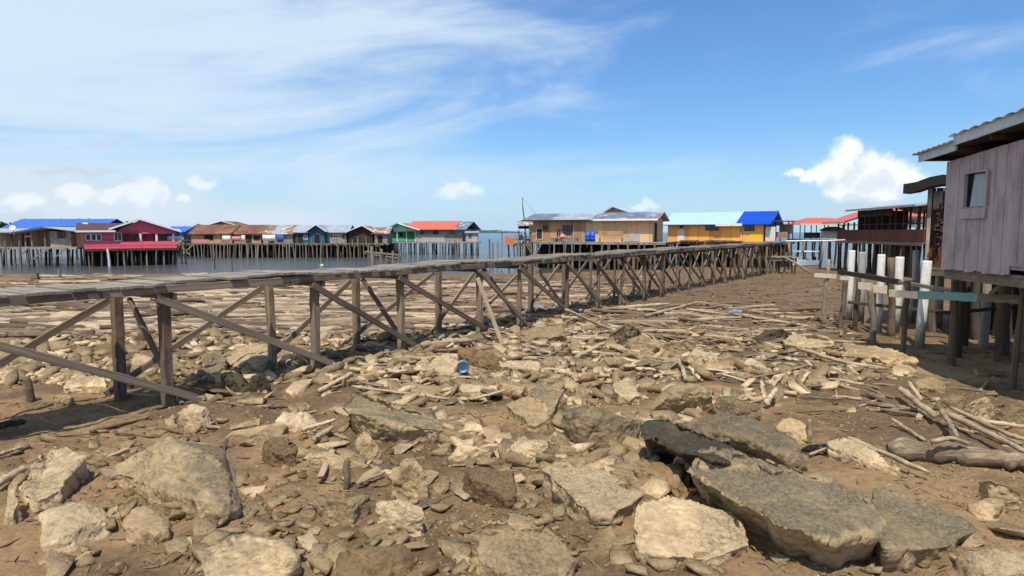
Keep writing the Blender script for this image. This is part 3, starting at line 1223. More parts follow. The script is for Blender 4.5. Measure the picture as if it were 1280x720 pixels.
rock("narrow upright pale stone leaning at the far left edge", "rock_pale", [(12, 606, .3), (21, 603, .34), (25, 624, .25), (16, 645, .1), (5, 643, .1)], 1.0, .02)
rock("cracked tan rock against the foot of the nearest walkway post", "rock_pale", [(219, 508, .34), (238, 502, .4), (259, 507, .4), (261, 515, .3), (239, 529, .12), (222, 523, .16)], 0.85, .03)
rock("small rounded stone wedged at the foot of the nearest walkway post", "rock_tan", [(205, 521, .18), (215, 515, .24), (222, 525, .18), (214, 532, .08)], 1.0, .03)
rock("pale flat slab behind the nearest pair of walkway posts", "rock_pale", [(80, 480, .18), (97, 469, .28), (130, 472, .28), (135, 478, .24), (114, 484, .12), (82, 486, .1)], 0.95, .03)
rock("small block with a dark side in front of the pale flat slab under the walkway", "rock_tan", [(68, 492, .2), (82, 489, .25), (90, 494, .2), (84, 502, .08), (69, 502, .08)], 1.0, .03)
# --- centre left
rock("long lichen slab propped up at its left end, left of centre", "rock_lichen",
     [(429, 502, .36), (441, 489, .46), (463, 492, .46), (490, 507, .38), (522, 514, .32), (552, 526, .26), (555, 538, .2), (544, 543, .16), (500, 538, .26), (473, 527, .36), (446, 516, .42), (430, 508, .38)], 0.9, .018, None, .5)
rock("pointed pyramid-like stone below the long lichen slab", "rock_tan", [(443, 550, .12), (452, 540, .3), (461, 537, .42), (469, 545, .34), (477, 562, .1), (463, 569, .06), (446, 563, .06)], 1.0, .025)
rock("round pale boulder with a dark upper corner, low centre left", "rock_tan", [(480, 588, .3), (490, 573, .48), (514, 569, .52), (530, 570, .5), (536, 586, .38), (525, 603, .2), (506, 608, .14), (485, 598, .16)], 0.9, .03)
rock("rounded pale rock with a shaded right flank, above the flat-fronted rock", "rock_pale", [(337, 527, .15), (354, 511, .34), (376, 508, .36), (394, 518, .26), (396, 525, .16), (368, 534, .08), (343, 535, .08)], 0.98, .03)
rock("flat-fronted brown block split by a vertical crack, left of centre", "rock_brown", [(327, 556, .24), (335, 544, .32), (357, 545, .34), (372, 557, .26), (370, 564, .2), (355, 569, .18), (333, 562, .2)], 1.0, .025)
rock("low pale rock with sloping sandy side, left of the dark upright stub", "rock_pale", [(387, 568, .16), (400, 563, .22), (441, 575, .12), (430, 580, .06), (392, 579, .06)], 1.0, .03)
rock("crumbling tan hump below the dark upright stub", "rock_tan", [(391, 623, .14), (408, 613, .34), (430, 615, .36), (441, 624, .3), (453, 634, .14), (435, 642, .08), (396, 632, .08)], 1.0, .04)
rock("cracked pale rock with a dark right side at the bottom, centre left", "rock_pale", [(474, 628, .3), (517, 621, .42), (530, 629, .36), (515, 641, .18), (500, 648, .12), (490, 646, .14), (474, 634, .2)], 0.86, .03)
rock("smooth low pale rock right of the end of the long lichen slab", "rock_pale", [(561, 540, .14), (584, 527, .26), (601, 531, .26), (606, 540, .16), (593, 546, .08), (568, 544, .08)], 0.95, .025)
rock("low curved pale rock in the mud below the smooth low one", "rock_pale", [(560, 564, .14), (571, 557, .22), (598, 558, .22), (619, 568, .14), (617, 574, .08), (592, 567, .1), (571, 571, .06)], 0.95, .03)
rock("wide brown rock with a shadowed left face, bottom centre", "rock_brown", [(558, 584, .3), (600, 586, .34), (640, 591, .32), (656, 600, .28), (657, 610, .22), (638, 624, .12), (616, 612, .16), (590, 602, .22)], 0.86, .03)
rock("pale rounded rock with a dark crack along its base, centre", "rock_pale", [(624, 561, .22), (651, 545, .36), (673, 553, .34), (684, 561, .26), (668, 569, .14), (643, 573, .1), (626, 567, .12)], 0.9, .03)
rock("tan rounded rock above a dark cleft, left of the roof-shaped grey slab", "rock_tan", [(631, 504, .26), (662, 494, .42), (681, 502, .4), (687, 522, .22), (681, 530, .12), (660, 530, .12), (641, 516, .2)], 0.88, .03)
rock("big grey-brown slab tilted like a roof, centre of the stony foreground", "rock_grey",
     [(695, 520, 0.46), (711, 489, 0.88), (735, 496, 0.81), (773, 514, 0.62), (802, 528, 0.40), (795, 540, 0.24), (776, 548, 0.15), (760, 544, 0.22), (730, 526, 0.44), (701, 520, 0.44)], 0.88, .022)
rock("grey rock with a round hole, behind the roof-shaped slab", "rock_lichen", [(660, 489, .3), (681, 478, .4), (706, 486, .4), (692, 517, .12), (683, 518, .12)], 0.95, .03)
rock("long pale sunlit slab running down to the bottom centre", "rock_pale",
     [(676, 586, .34), (697, 573, .42), (719, 579, .40), (757, 587, .34), (768, 596, .32), (790, 613, .26), (806, 618, .22), (794, 627, .16), (763, 646, .12), (746, 646, .12), (716, 622, .22), (689, 597, .3)], 0.9, .025)
rock("crumbly pale slab at the bottom edge, right of centre", "rock_pale",
     [(795, 629, .3), (817, 621, .36), (857, 623, .34), (898, 639, .26), (925, 655, .2), (940, 680, .12), (880, 700, .1), (800, 690, .1), (790, 655, .16)], 0.95, .03)
rock("pale squarish stone leaning on the left end of the blackish slab", "rock_pale", [(765, 480, .3), (781, 472, .38), (791, 474, .36), (801, 494, .16), (787, 500, .1), (773, 492, .2)], 0.9, .025)
rock("brown split block in front of the blackish broken slab", "rock_brown", [(795, 583, .26), (822, 576, .32), (850, 580, .32), (860, 590, .26), (856, 605, .12), (838, 604, .1), (808, 596, .12)], 0.95, .03)
rock("small pale cube of stone between the blackish slab and the huge slab", "rock_pale", [(843, 572, .34), (850, 567, .38), (863, 574, .36), (860, 586, .2), (845, 580, .2)], 0.95, .02)
# --- the dark slabs on the right
rock("blackish broken slab with a steep shaded front, right of centre", "rock_dark",
     [(797, 545, 0.52), (802, 526, 0.68), (812, 520, 0.73), (823, 521, 0.73), (840, 525, 0.72), (867, 538, 0.65), (900, 553, 0.57), (930, 570, 0.49), (925, 582, 0.47), (890, 575, 0.52), (873, 563, 0.57), (845, 553, 0.60), (823, 545, 0.62)], 0.85, .018, None, 1.3)
rock("huge grey pitted slab sloping down towards the bottom right", "rock_lichen",
     [(860, 580, .44), (866, 566, .56), (880, 560, .62), (900, 558, .58), (915, 566, .62), (938, 573, .54), (962, 588, .52), (990, 590, .44), (1018, 596, .46), (1045, 600, .36), (1080, 618, .38), (1092, 634, .34), (1098, 652, .30), (1080, 668, .34), (1040, 676, .36), (1000, 662, .42), (968, 655, .46), (938, 634, .44), (912, 622, .48), (892, 606, .44), (872, 598, .46)], 0.96, .016, None, 1.3)
rock("lower grey slab carrying on from the huge pitted one at the bottom right", "rock_lichen",
     [(1094, 612, .30), (1119, 610, .34), (1150, 624, .28), (1172, 634, .22), (1200, 646, .2), (1222, 664, .12), (1196, 680, .12), (1150, 690, .18), (1104, 684, .26), (1096, 664, .28), (1104, 644, .30), (1090, 628, .30)], 0.97, .02, None, .6)
rock("long dark slab with a black undercut curving above the huge grey slab", "rock_grey",
     [(857, 523, 0.60), (881, 516, 0.70), (906, 520, 0.70), (930, 529, 0.68), (960, 541, 0.62), (985, 553, 0.52), (1005, 566, 0.42), (1038, 586, 0.21), (1010, 588, 0.18), (985, 578, 0.34), (960, 560, 0.52), (930, 546, 0.60), (896, 540, 0.60), (872, 537, 0.57)], 0.8, .018, None, 1.4)
rock("grey-green rounded boulder right behind the long undercut slab", "rock_grey", [(893, 498, .34), (912, 494, .48), (935, 496, .5), (952, 503, .44), (958, 514, .3), (945, 524, .16), (915, 516, .16)], 0.92, .025)
rock("grey-green boulder with a hollow beneath, left of the rounded boulder", "rock_lichen", [(812, 486, .4), (838, 481, .5), (865, 480, .52), (885, 486, .46), (890, 495, .34), (868, 498, .3), (842, 500, .26), (816, 498, .28)], 0.85, .025, None, .9)
# --- middle distance
rock("pale block slab raised on its edge, below the small blue-rimmed bucket", "rock_pale", [(614, 458, .26), (623, 451, .36), (657, 450, .36), (674, 452, .34), (675, 460, .22), (671, 464, .16), (645, 463, .16), (616, 461, .18)], 0.9, .02, None, .8)
rock("brown slab leaning down from the walkway beside the blue-rimmed bucket", "rock_brown", [(573, 436, .42), (596, 434, .5), (613, 440, .46), (631, 450, .34), (611, 455, .18), (590, 448, .24)], 0.95, .025)
rock("flat pale slab just under the blue-rimmed bucket", "rock_pale", [(573, 481, .18), (580, 476, .24), (603, 477, .26), (621, 487, .2), (606, 491, .12), (587, 495, .08), (573, 491, .1)], 1.0, .025)
rock("tan slab right of the flat pale slab, split by a dark seam", "rock_tan", [(616, 478, .26), (640, 476, .3), (662, 485, .22), (656, 493, .1), (630, 491, .1)], 0.98, .025)
rock("dark-based flat slab under the walkway, between two braces near centre", "rock_tan", [(647, 415, .32), (676, 407, .42), (718, 410, .42), (719, 418, .26), (690, 422, .2), (655, 422, .2)], 0.75, .02)
rock("dark pointed rock standing in front of the walkway", "rock_grey", [(761, 420, .12), (773, 412, .4), (785, 404, .7), (796, 410, .5), (803, 416, .25), (793, 424, .08), (772, 425, .06)], 1.0, .025)
rock("dark low block right of the pointed rock", "rock_grey", [(783, 424, .36), (803, 419, .48), (827, 426, .4), (825, 435, .16), (802, 437, .12)], 1.0, .03)
rock("dark rounded block, rightmost of three below the walkway", "rock_grey", [(829, 429, .3), (840, 424, .42), (852, 426, .4), (852, 435, .14), (831, 437, .12)], 1.0, .03)
rock("large tan rock under the walkway beside the second pair of posts", "rock_pale", [(517, 459, .2), (530, 446, .4), (560, 440, .5), (573, 452, .34), (562, 468, .12), (530, 469, .1)], 0.98, .035)
rock("grey-green rock behind the walkway between its first two bays", "rock_lichen", [(247, 463, .2), (256, 447, .34), (270, 438, .4), (284, 448, .3), (281, 466, .12), (262, 470, .1)], 1.0, .03)
rock("pale rock heap behind the walkway left of its second post", "rock_pale", [(283, 447, .25), (300, 432, .36), (333, 433, .38), (343, 446, .3), (326, 460, .14), (291, 458, .12)], 1.0, .035)
rock("dark wet rock under the walkway deck, left of its second near post", "rock_dark", [(276, 470, .3), (286, 460, .5), (302, 462, .5), (309, 476, .3), (298, 486, .1), (280, 484, .1)], 1.0, .03)
rock("dark wet rock under the deck, right of the other dark rock there", "rock_dark", [(309, 472, .3), (320, 462, .45), (333, 466, .4), (338, 478, .2), (322, 484, .1)], 1.0, .03)
rock("flat tan slab with a dark edge left of the splayed white piles", "rock_pale", [(979, 425, .26), (991, 417, .36), (1018, 418, .36), (1042, 425, .3), (1042, 431, .2), (1024, 434, .16), (981, 429, .2)], 0.9, .02, None, .8)
rock("long flat slab at the feet of the splayed white piles", "rock_tan", [(1053, 431, .24), (1062, 428, .3), (1096, 434, .3), (1135, 446, .26), (1147, 452, .2), (1143, 455, .12), (1096, 451, .14), (1053, 444, .16)], 0.95, .018)
rock("small squared block at the end of the long flat slab by the piles", "rock_pale", [(1118, 459, .14), (1130, 455, .2), (1147, 458, .2), (1148, 463, .12), (1120, 464, .1)], 0.9, .02)
rock("dark lump left of the flat tan slab near the splayed piles", "rock_dark", [(940, 422, .2), (957, 413, .42), (978, 412, .42), (988, 416, .3), (973, 423, .1), (947, 423, .1)], 1.0, .03)
# --- right
rock("tan flat-topped stone at the edge of the house shadow", "rock_tan", [(1146, 475, .2), (1173, 470, .26), (1185, 480, .2), (1179, 486, .1), (1147, 485, .1)], 0.98, .025)
rock("rounded grey stone with a dark hole on its left, right side", "rock_grey", [(1170, 501, .24), (1180, 491, .36), (1203, 496, .34), (1206, 503, .22), (1188, 510, .1), (1173, 507, .1)], 0.95, .025)
rock("bright pale pointed stone near the right edge below the house", "rock_pale", [(1203, 513, .14), (1218, 497, .4), (1235, 492, .44), (1246, 511, .18), (1227, 515, .08)], 1.0, .025)
rock("dark grey rounded stone at the right edge beside the bright pointed stone", "rock_grey", [(1246, 508, .3), (1262, 498, .42), (1284, 500, .44), (1290, 520, .2), (1266, 524, .1), (1250, 520, .12)], 0.95, .025)
rock("rounded tan rock below the thick log at the right edge", "rock_tan", [(1222, 601, .2), (1238, 597, .32), (1262, 603, .32), (1279, 617, .2), (1274, 623, .1), (1250, 618, .1), (1227, 608, .12)], 0.92, .02)
rock("small smooth stone at the lower right, under the rounded tan rock", "rock_tan", [(1221, 629, .16), (1238, 623, .24), (1256, 628, .18), (1253, 634, .08), (1227, 635, .08)], 0.95, .02)
rock("tan hollowed rock beside the upright wooden stake at right", "rock_tan", [(970, 532, .22), (988, 520, .34), (1012, 528, .3), (1015, 540, .16), (1000, 549, .08), (976, 538, .14)], 0.92, .035)
rock("tilted pale slab pointing at the tangle of black cable", "rock_pale", [(1033, 552, .2), (1050, 548, .26), (1066, 550, .26), (1095, 566, .2), (1128, 583, .12), (1124, 588, .07), (1083, 577, .1), (1053, 565, .14)], 0.95, .02)
rock("tilted pale plate of stone among rubble right of centre", "rock_pale", [(858, 441, .34), (870, 433, .46), (900, 448, .3), (886, 450, .14)], 0.9, .02)
rock("flat tan rock below the tilted pale plate", "rock_tan", [(867, 456, .18), (890, 452, .26), (917, 456, .22), (912, 461, .12), (895, 464, .08)], 0.95, .025)
rock("pale wedge of stone in the rubble, left of the row of driftwood pegs", "rock_pale", [(926, 452, .2), (940, 448, .28), (965, 462, .18), (958, 466, .08), (940, 460, .12)], 0.95, .025)
# below the lower edge of the photograph's band
rock("broad tan slab close to the camera, lower centre", "rock_tan", [(600, 668, .2), (640, 660, .3), (700, 668, .28), (720, 700, .16), (660, 722, .1), (596, 700, .12)], 0.95, .03)
rock("rounded grey rock close to the camera, lower left", "rock_lichen", [(250, 684, .2), (300, 668, .36), (356, 674, .34), (372, 700, .2), (320, 722, .1), (262, 712, .12)], 0.95, .03)
rock("low brown rock close to the camera, bottom centre left", "rock_brown", [(420, 690, .2), (470, 682, .3), (520, 690, .26), (530, 712, .14), (470, 726, .08), (424, 716, .1)], 0.95, .03)
rock("pale block close to the camera at the bottom right corner", "rock_pale", [(1200, 700, .1), (1240, 684, .26), (1286, 688, .24), (1290, 716, .12), (1230, 726, .08)], 0.95, .03)

specs = []
for i, (label, mat, poly, under, amp, group, shift) in enumerate(ROCK_SPECS):
    pts = [hit(u, v, h) for u, v, h in poly]
    c = sum(pts, Vector()) / len(pts)
    # outline must run counter-clockwise seen from above
    area = sum(pts[k].x * pts[(k + 1) % len(pts)].y - pts[(k + 1) % len(pts)].x * pts[k].y for k in range(len(pts)))
    if area < 0:
        pts = pts[::-1]
    g = gz(c.x, c.y)
    base = Vector((c.x, c.y, g))
    # ragged outline: every edge gets a broken corner
    sz = max(max(p.x for p in pts) - min(p.x for p in pts), 0.3)
    rag = []
    for k, p in enumerate(pts):
        q = pts[(k + 1) % len(pts)]
        rag.append(p)
        e = (q - p)
        if e.length > 0.12:
            f_ = rnd.uniform(.3, .7)
            n_ = Vector((e.y, -e.x, 0)) * rnd.uniform(-.16, .12)
            rag.append(p + e * f_ + n_ + Vector((0, 0, rnd.uniform(-.05, .04) * sz ** .5)))
    pts = rag
    top = [p - base for p in pts]
    cc = sum(top, Vector()) / len(top)
    bot = []
    for p in top:
        q = Vector((cc.x + (p.x - cc.x) * under, cc.y + (p.y - cc.y) * under, 0)) + Vector((0.6 * shift, shift, 0)) * p.z
        q.z = gz(base.x + q.x, base.y + q.y) - g - 0.22
        bot.append(q)
    size = max(max(p.x for p in top) - min(p.x for p in top), max(p.y for p in top) - min(p.y for p in top))
    vox = max(0.014, size / (150 if size > 1.6 else 75))
    w_ = max(p.x for p in top) - min(p.x for p in top)
    if abs(area) * 0.5 < 0.36 * w_ * w_:
        # seen almost edge-on: give the stone its depth behind the outline
        hm = max(p.z for p in top)
        cl = list(top) + bot
        for p in top:
            back = p + Vector((0, 0.32 * w_ * (0.4 + 0.6 * p.z / hm), 0))
            cl.append(Vector((cc.x + (back.x - cc.x) * .8, back.y, p.z * .5)))
            cl.append(Vector((cc.x + (back.x - cc.x) * .9, back.y, -.2)))
        hull_rock_mesh("rock", cl, vox, amp, i + 1, mat)
    else:
        cut_rock_mesh("rock", top, bot, vox, amp, i + 1, mat)
    specs.append((label, base, group))

# --- generic broken stones
GEN = []
for k in range(16):
    b = bmesh.new()
    rr = random.Random(100 + k)
    sx_, sy_, sz_ = 1.0, rr.uniform(0.5, 0.8), rr.uniform(0.18, 0.42)
    for _ in range(15):
        x, y, z = rr.uniform(-1, 1), rr.uniform(-1, 1), rr.uniform(-1, 1)
        m = max(abs(x), abs(y), abs(z)) ** 0.7
        b.verts.new((0.5 * x / m * sx_ * rr.uniform(.8, 1), 0.5 * y / m * sy_ * rr.uniform(.8, 1), 0.5 * z / m * sz_))
    bmesh.ops.convex_hull(b, input=b.verts[:])
    loose = [v for v in b.verts if not v.link_faces]
    bmesh.ops.delete(b, geom=loose, context="VERTS")
    me = bpy.data.meshes.new("stone")
    b.to_mesh(me)
    b.free()
    weather(me, "stone", 0.024, 0.014, 200 + k, ["rock_tan", "rock_pale", "rock_tan", "rock_brown", "rock_tan", "rock_grey", "rock_pale", "rock_tan"][k % 8], 0)
done = finish_rocks()
for (label, base, group), me in zip(specs, done):
    o = new_obj("rock", me, None, None, Matrix.Translation(base))
    tag(o, label, "rock", group)
GEN = done[len(specs):]
SC.collection.children.unlink(TMPC)
bpy.data.collections.remove(TMPC)

HERO_XY = [(b.x, b.y) for _, b, _ in specs]


def stone_at(u, v, px, label, group, sink=0.3, gens=None, name="stone", flat=1.0):
    p = hit(u, v)
    s = px / FPX * p.y * 1.0
    me = GEN[rnd.choice(gens) if gens else rnd.randrange(16)]
    M = Matrix.Translation((p.x, p.y, p.z + s * (0.11 - sink * 0.5 * rnd.uniform(0.3, 1)))) @ Euler((rnd.gauss(0, .25), rnd.gauss(0, .25), rnd.uniform(0, 6.28))).to_matrix().to_4x4() @ Matrix.Diagonal((s, s * rnd.uniform(0.8, 1.1), s * flat * rnd.uniform(0.6, 1.05), 1))
    o = new_obj(name, me, None, None, M)
    return tag(o, label, "stone", group)


def inpoly(x, y, P):
    c = False
    for i in range(len(P)):
        (x0, y0), (x1, y1) = P[i], P[i - 1]
        if (y0 > y) != (y1 > y) and x < (x1 - x0) * (y - y0) / (y1 - y0) + x0:
            c = not c
    return c


def scatter(P, n, fn, bias=0.0):
    us, vs = [a for a, _ in P], [b for _, b in P]
    k = 0
    while k < n:
        u, v = rnd.uniform(min(us), max(us)), rnd.uniform(min(vs), max(vs))
        if inpoly(u, v, P):
            fn(u, v)
            k += 1


ZA = [(0, 425), (240, 415), (520, 420), (560, 470), (420, 480), (0, 470)]
scatter(ZA, 80, lambda u, v: stone_at(u, v, rnd.uniform(10, 40), "tan stone in the jumble behind the left half of the walkway", "stones behind the left half of the walkway"))
ZB = [(560, 425), (700, 405), (860, 415), (1000, 430), (980, 470), (800, 480), (640, 500), (560, 480)]
scatter(ZB, 100, lambda u, v: stone_at(u, v, rnd.uniform(12, 44), "broken stone in the rubble band between the walkway and the dark slabs", "rubble between the walkway and the dark slabs"))
ZC = [(230, 480), (560, 470), (700, 500), (800, 600), (640, 640), (300, 560)]
scatter(ZC, 60, lambda u, v: stone_at(u, v, rnd.uniform(14, 60), "smaller stone lying between the large rocks of the sandy centre", "stones between the centre rocks"))
ZD = [(1000, 440), (1140, 465), (1280, 500), (1280, 560), (1100, 540), (940, 500)]
scatter(ZD, 30, lambda u, v: stone_at(u, v, rnd.uniform(8, 26), "small stone on the sand at the right, before the house shadow", "small stones on the right-hand sand"))
ZE = [(0, 600), (330, 640), (700, 640), (1000, 690), (1280, 650), (1280, 718), (0, 718)]
scatter(ZE, 30, lambda u, v: stone_at(u, v, rnd.uniform(20, 80), "loose stone along the lower edge of the view, nearest the camera", "nearest loose stones"))

ZF = [(250, 480), (560, 465), (720, 480), (870, 520), (860, 640), (420, 652), (160, 640), (130, 560)]
scatter(ZF, 75, lambda u, v: stone_at(u, v, rnd.uniform(20, 62), "flat angular stone plate lying among the central foreground rocks", "flat plates among the central rocks", .35, None, "flat_stone", .6))

# gravel and crumbs nobody could count
def gravel(name, n, zone, smin, smax, mats, seed):
    rr = np.random.RandomState(seed)
    protos = []
    for k in range(8):
        b = bmesh.new()
        r2 = random.Random(seed + k)
        fl = r2.uniform(.12, .26)
        for sx_ in (-1, 1):
            for sy_ in (-1, 1):
                for sz_ in (-1, 1):
                    b.verts.new((sx_ * r2.uniform(.2, .55), sy_ * r2.uniform(.12, .38), sz_ * fl * r2.uniform(.35, 1)))
        b.verts.new((r2.uniform(-.6, .6), r2.uniform(-.3, .3), fl * 1.1))
        bmesh.ops.convex_hull(b, input=b.verts[:])
        bmesh.ops.triangulate(b, faces=b.faces[:])
        bmesh.ops.delete(b, geom=[v for v in b.verts if not v.link_faces], context="VERTS")
        b.verts.index_update()
        protos.append((np.array([v.co[:] for v in b.verts]), np.array([[v.index for v in f.verts] for f in b.faces])))
        b.free()
    Vs, Fs, off = [], [], 0
    X, Y = zone(rr, n)
    Z = ground_np(X, Y)
    for i in range(n):
        pv, pf = protos[i % 8]
        s = smin + (smax - smin) * rr.rand() ** 3
        a = rr.rand() * 6.28
        c_, s_ = math.cos(a), math.sin(a)
        q = pv * s
        ta, tb_ = rr.randn() * .3, rr.randn() * .3
        q[:, 2] += q[:, 0] * ta + q[:, 1] * tb_
        q = np.stack([q[:, 0] * c_ - q[:, 1] * s_, q[:, 0] * s_ + q[:, 1] * c_, q[:, 2]], 1)
        q += (X[i], Y[i], Z[i] + s * 0.08)
        Vs.append(q)
        Fs.append(pf + off)
        off += len(q)
    o = new_obj(name, mesh_np(name, np.vstack(Vs), np.vstack(Fs), False), mats)
    return o


def zone_fan(y0, y1, a0, a1, p=1.0):
    def f(rr, n):
        # clumped: denser where a noise field is high
        X, Y = [], []
        while len(X) < n:
            yy = y0 * (y1 / y0) ** rr.rand(4000)
            aa = a0 + (a1 - a0) * rr.rand(4000)
            xx = yy * aa
            d = fbm(np.stack([xx * .7, yy * .7, xx * 0], 1), 3, 77)
            k = rr.rand(4000) < np.clip(0.35 + 1.3 * d, 0.04, 1)
            X += list(xx[k])
            Y += list(yy[k])
        return np.array(X[:n]), np.array(Y[:n])
    return f


tag(gravel("gravel", 9000, zone_fan(4.5, 24, -0.85, 0.85), 0.012, 0.085, "rock_tan", 5), "loose tan gravel and stone crumbs strewn over the sand", "gravel", kind="stuff")
tag(gravel("shell_grit", 2200, zone_fan(4.5, 20, -0.85, 0.85), 0.008, 0.04, "driftwood_pale", 9), "pale shell and coral grit on the sand", "grit", kind="stuff")


def zone_px(P):
    def f(rr, n):
        X, Y = [], []
        while len(X) < n:
            u, v = rand_uv(P)
            p = hit(u, v)
            if fbm([[p.x * .8, p.y * .8, 3.0]], 2, 41)[0] + rnd.uniform(-.25, .45) > 0:
                X.append(p.x)
                Y.append(p.y)
        return np.array(X), np.array(Y)
    return f


def rand_uv(P):
    us, vs = [a for a, _ in P], [b for _, b in P]
    while True:
        u, v = rnd.uniform(min(us), max(us)), rnd.uniform(min(vs), max(vs))
        if inpoly(u, v, P):
            return u, v


RUB = [(0, 425), (240, 415), (560, 418), (700, 400), (860, 410), (1010, 425), (1140, 470), (1010, 490), (860, 520), (830, 620), (560, 560), (420, 480), (0, 480)]
RUB2 = [(300, 480), (860, 470), (880, 640), (1280, 700), (1280, 719), (0, 719), (0, 560), (250, 520)]
tag(gravel("rubble", 2600, zone_px(RUB), 0.08, 0.55, "rock_tan", 15), "broken tan rubble too small and many to count between the rocks", "rubble", kind="stuff")
tag(gravel("pale_rubble", 1800, zone_px(RUB), 0.06, 0.5, "rock_pale", 25), "pale broken rubble mixed into the tan rubble", "rubble", kind="stuff")
tag(gravel("near_rubble", 1100, zone_px(RUB2), 0.03, 0.34, "rock_tan", 35), "small tan rubble on the nearer sand", "rubble", kind="stuff")
tag(gravel("brown_rubble", 700, zone_px(RUB2), 0.03, 0.2, "rock_brown", 45), "small brown muddy rubble on the nearer sand", "rubble", kind="stuff")
tag(gravel("mud_clods", 4500, zone_px([(560, 345), (1060, 338), (1080, 420), (760, 430), (560, 400)]), 0.05, 0.30, "rock_brown", 55), "dark clods on the mud flat right of the walkway", "clods", kind="stuff")

# ================================================================== driftwood
def log_px(label, u0, v0, u1, v1, px, mat="driftwood", h0=0.05, h1=0.05, name="driftwood_branch", cat="driftwood", group=None, mid=None):
    """a branch or pole whose ends lie over two ground places; px = thickness in the picture"""
    a, b = hit(u0, v0, h0), hit(u1, v1, h1)
    r = px / FPX * (a.y + b.y) * 0.25
    a.z += r * 0.6
    b.z += r * 0.6
    pts = [a]
    if mid:
        for (u, v, h) in mid:
            q = hit(u, v, h)
            q.z += r * .6
            pts.append(q)
    pts.append(b)
    # resample with a little crookedness
    dense, n = [], 16
    L = sum((pts[i + 1] - pts[i]).length for i in range(len(pts) - 1))
    for k in range(n):
        t = k / (n - 1) * (len(pts) - 1)
        i = min(int(t), len(pts) - 2)
        q = pts[i].lerp(pts[i + 1], t - i)
        w = 0.5 * r
        dense.append(q + Vector((rnd.uniform(-w, w), rnd.uniform(-w, w), rnd.uniform(-w, w) * .4)) * (0.8 if 0 < k < n - 1 else 0))
    rad = [r * (1.1 - 0.3 * k / (n - 1)) * rnd.uniform(.88, 1.12) for k in range(n)]
    rad[0] *= .75
    rad[-1] *= .6
    o0 = Vector((a.x, a.y, gz(a.x, a.y)))
    m = MB().tube([q - o0 for q in dense], rad, 8)
    m.v = [tuple(c + rnd.uniform(-.1, .1) * r for c in q) for q in m.v]
    o = m.build(name, mat, None, Matrix.Translation(o0), True)
    return tag(o, label, cat, group)


log_px("thick pale log stub lying at the far left edge of the foreground", -6, 609, 32, 588, 11, "driftwood_pale", .08, .08, "driftwood_log")
log_px("dark waterlogged beam in the walkway shadow at the left edge", -8, 536, 32, 529, 9, "driftwood_dark", .06, .06, "driftwood_log")
log_px("thin pole along the near side of the walkway shadow, far left", -5, 571, 28, 560, 5)
log_px("long brown stick lying left of the foot of the nearest post", 112, 541, 188, 522, 5, "driftwood_dark")
log_px("squared plank end lying left of centre under the walkway brace", 398, 491, 441, 468, 6, "driftwood", .08, .2)
log_px("pale thick log at the walkway foot, above the blue-rimmed bucket", 527, 434, 591, 427, 8, "driftwood_pale", .1, .15, "driftwood_log")
log_px("pole leaning against the walkway and down to the rubble right of centre", 707, 388, 762, 413, 4, "driftwood_pale", .9, .12)
log_px("forked pale branch below the pole that leans on the walkway", 719, 449, 756, 430, 6, "driftwood_pale", .06, .3)
log_px("thin reddish stick stuck in the rubble under the walkway", 654, 428, 663, 404, 3, "rust_iron", .05, .1)
log_px("bent pale stick standing against the hollow boulder", 858, 476, 848, 450, 5, "driftwood_pale", .05, .2)
log_px("short pale peg right of the bent pale stick", 875, 476, 861, 460, 5, "driftwood_pale", .05, .2)
log_px("pale upright peg at the left end of the row of pegs", 956, 502, 952, 478, 6, "driftwood_pale", .05, .3)
log_px("split pale peg leaning right beside the upright peg", 957, 508, 971, 487, 7, "driftwood_pale", .05, .3)
log_px("thin pale peg in the middle of the row of pegs", 966, 484, 978, 470, 4, "driftwood_pale", .04, .2)
log_px("stubby pale peg, second from the right of the row of pegs", 979, 476, 987, 467, 5, "driftwood_pale", .04, .2)
log_px("stubby pale peg at the right end of the row of pegs", 988, 478, 997, 468, 5, "driftwood_pale", .04, .2)
log_px("peg of driftwood standing apart right of the row of pegs", 1000, 482, 1010, 467, 5, "driftwood", .04, .25)
log_px("long curved branch in front of the flat slabs near the splayed piles", 996, 437, 1106, 462, 5, "driftwood_pale", .1, .08, mid=[(1040, 450, .1), (1062, 456, .08)])
log_px("short branch with a shadowed gap pointing down from the long curved branch", 1060, 459, 1076, 477, 6, "driftwood", .08, .05)
log_px("thick forked driftwood lying by the litter patch at right", 1125, 488, 1168, 523, 9, "driftwood", .16, .12)
log_px("shorter fork of driftwood beside the thick forked piece", 1136, 480, 1152, 502, 6, "driftwood", .18, .12)
log_px("straight brown stick casting a thin shadow on the right-hand sand", 1114, 525, 1156, 552, 5, "driftwood", .1, .06)
log_px("short crooked branch between two long poles at right", 1176, 515, 1198, 549, 7, "driftwood", .2, .08)
log_px("long heavy pole pointing at the right edge, lower of the pair", 1184, 519, 1284, 568, 8, "driftwood", .2, .12, "driftwood_log", mid=[(1250, 551, .16)])
log_px("long pole pointing at the right edge, upper of the pair", 1188, 511, 1284, 552, 6, "driftwood", .24, .14, "driftwood_log", mid=[(1253, 542, .18)])
log_px("bent pole above the pair of long poles at the right edge", 1222, 527, 1286, 536, 6, "driftwood", .2, .2)
log_px("long stick running from the split slab down to the open sand at right", 1060, 549, 1161, 593, 7, "driftwood", .18, .1)
log_px("thick grey-brown log lying at the right edge below the long poles", 1112, 570, 1300, 588, 27, "log_wood", .0, .02, "driftwood_log", mid=[(1200, 575, .05)])
log_px("curved driftwood with a dark hollow on the thick log", 1164, 554, 1212, 556, 6, "driftwood", .3, .3, mid=[(1188, 549, .38)])
log_px("thin dark twig curving up from the sand in the centre", 605, 536, 583, 500, 2, "driftwood_dark", .02, .25, mid=[(600, 516, .15)])
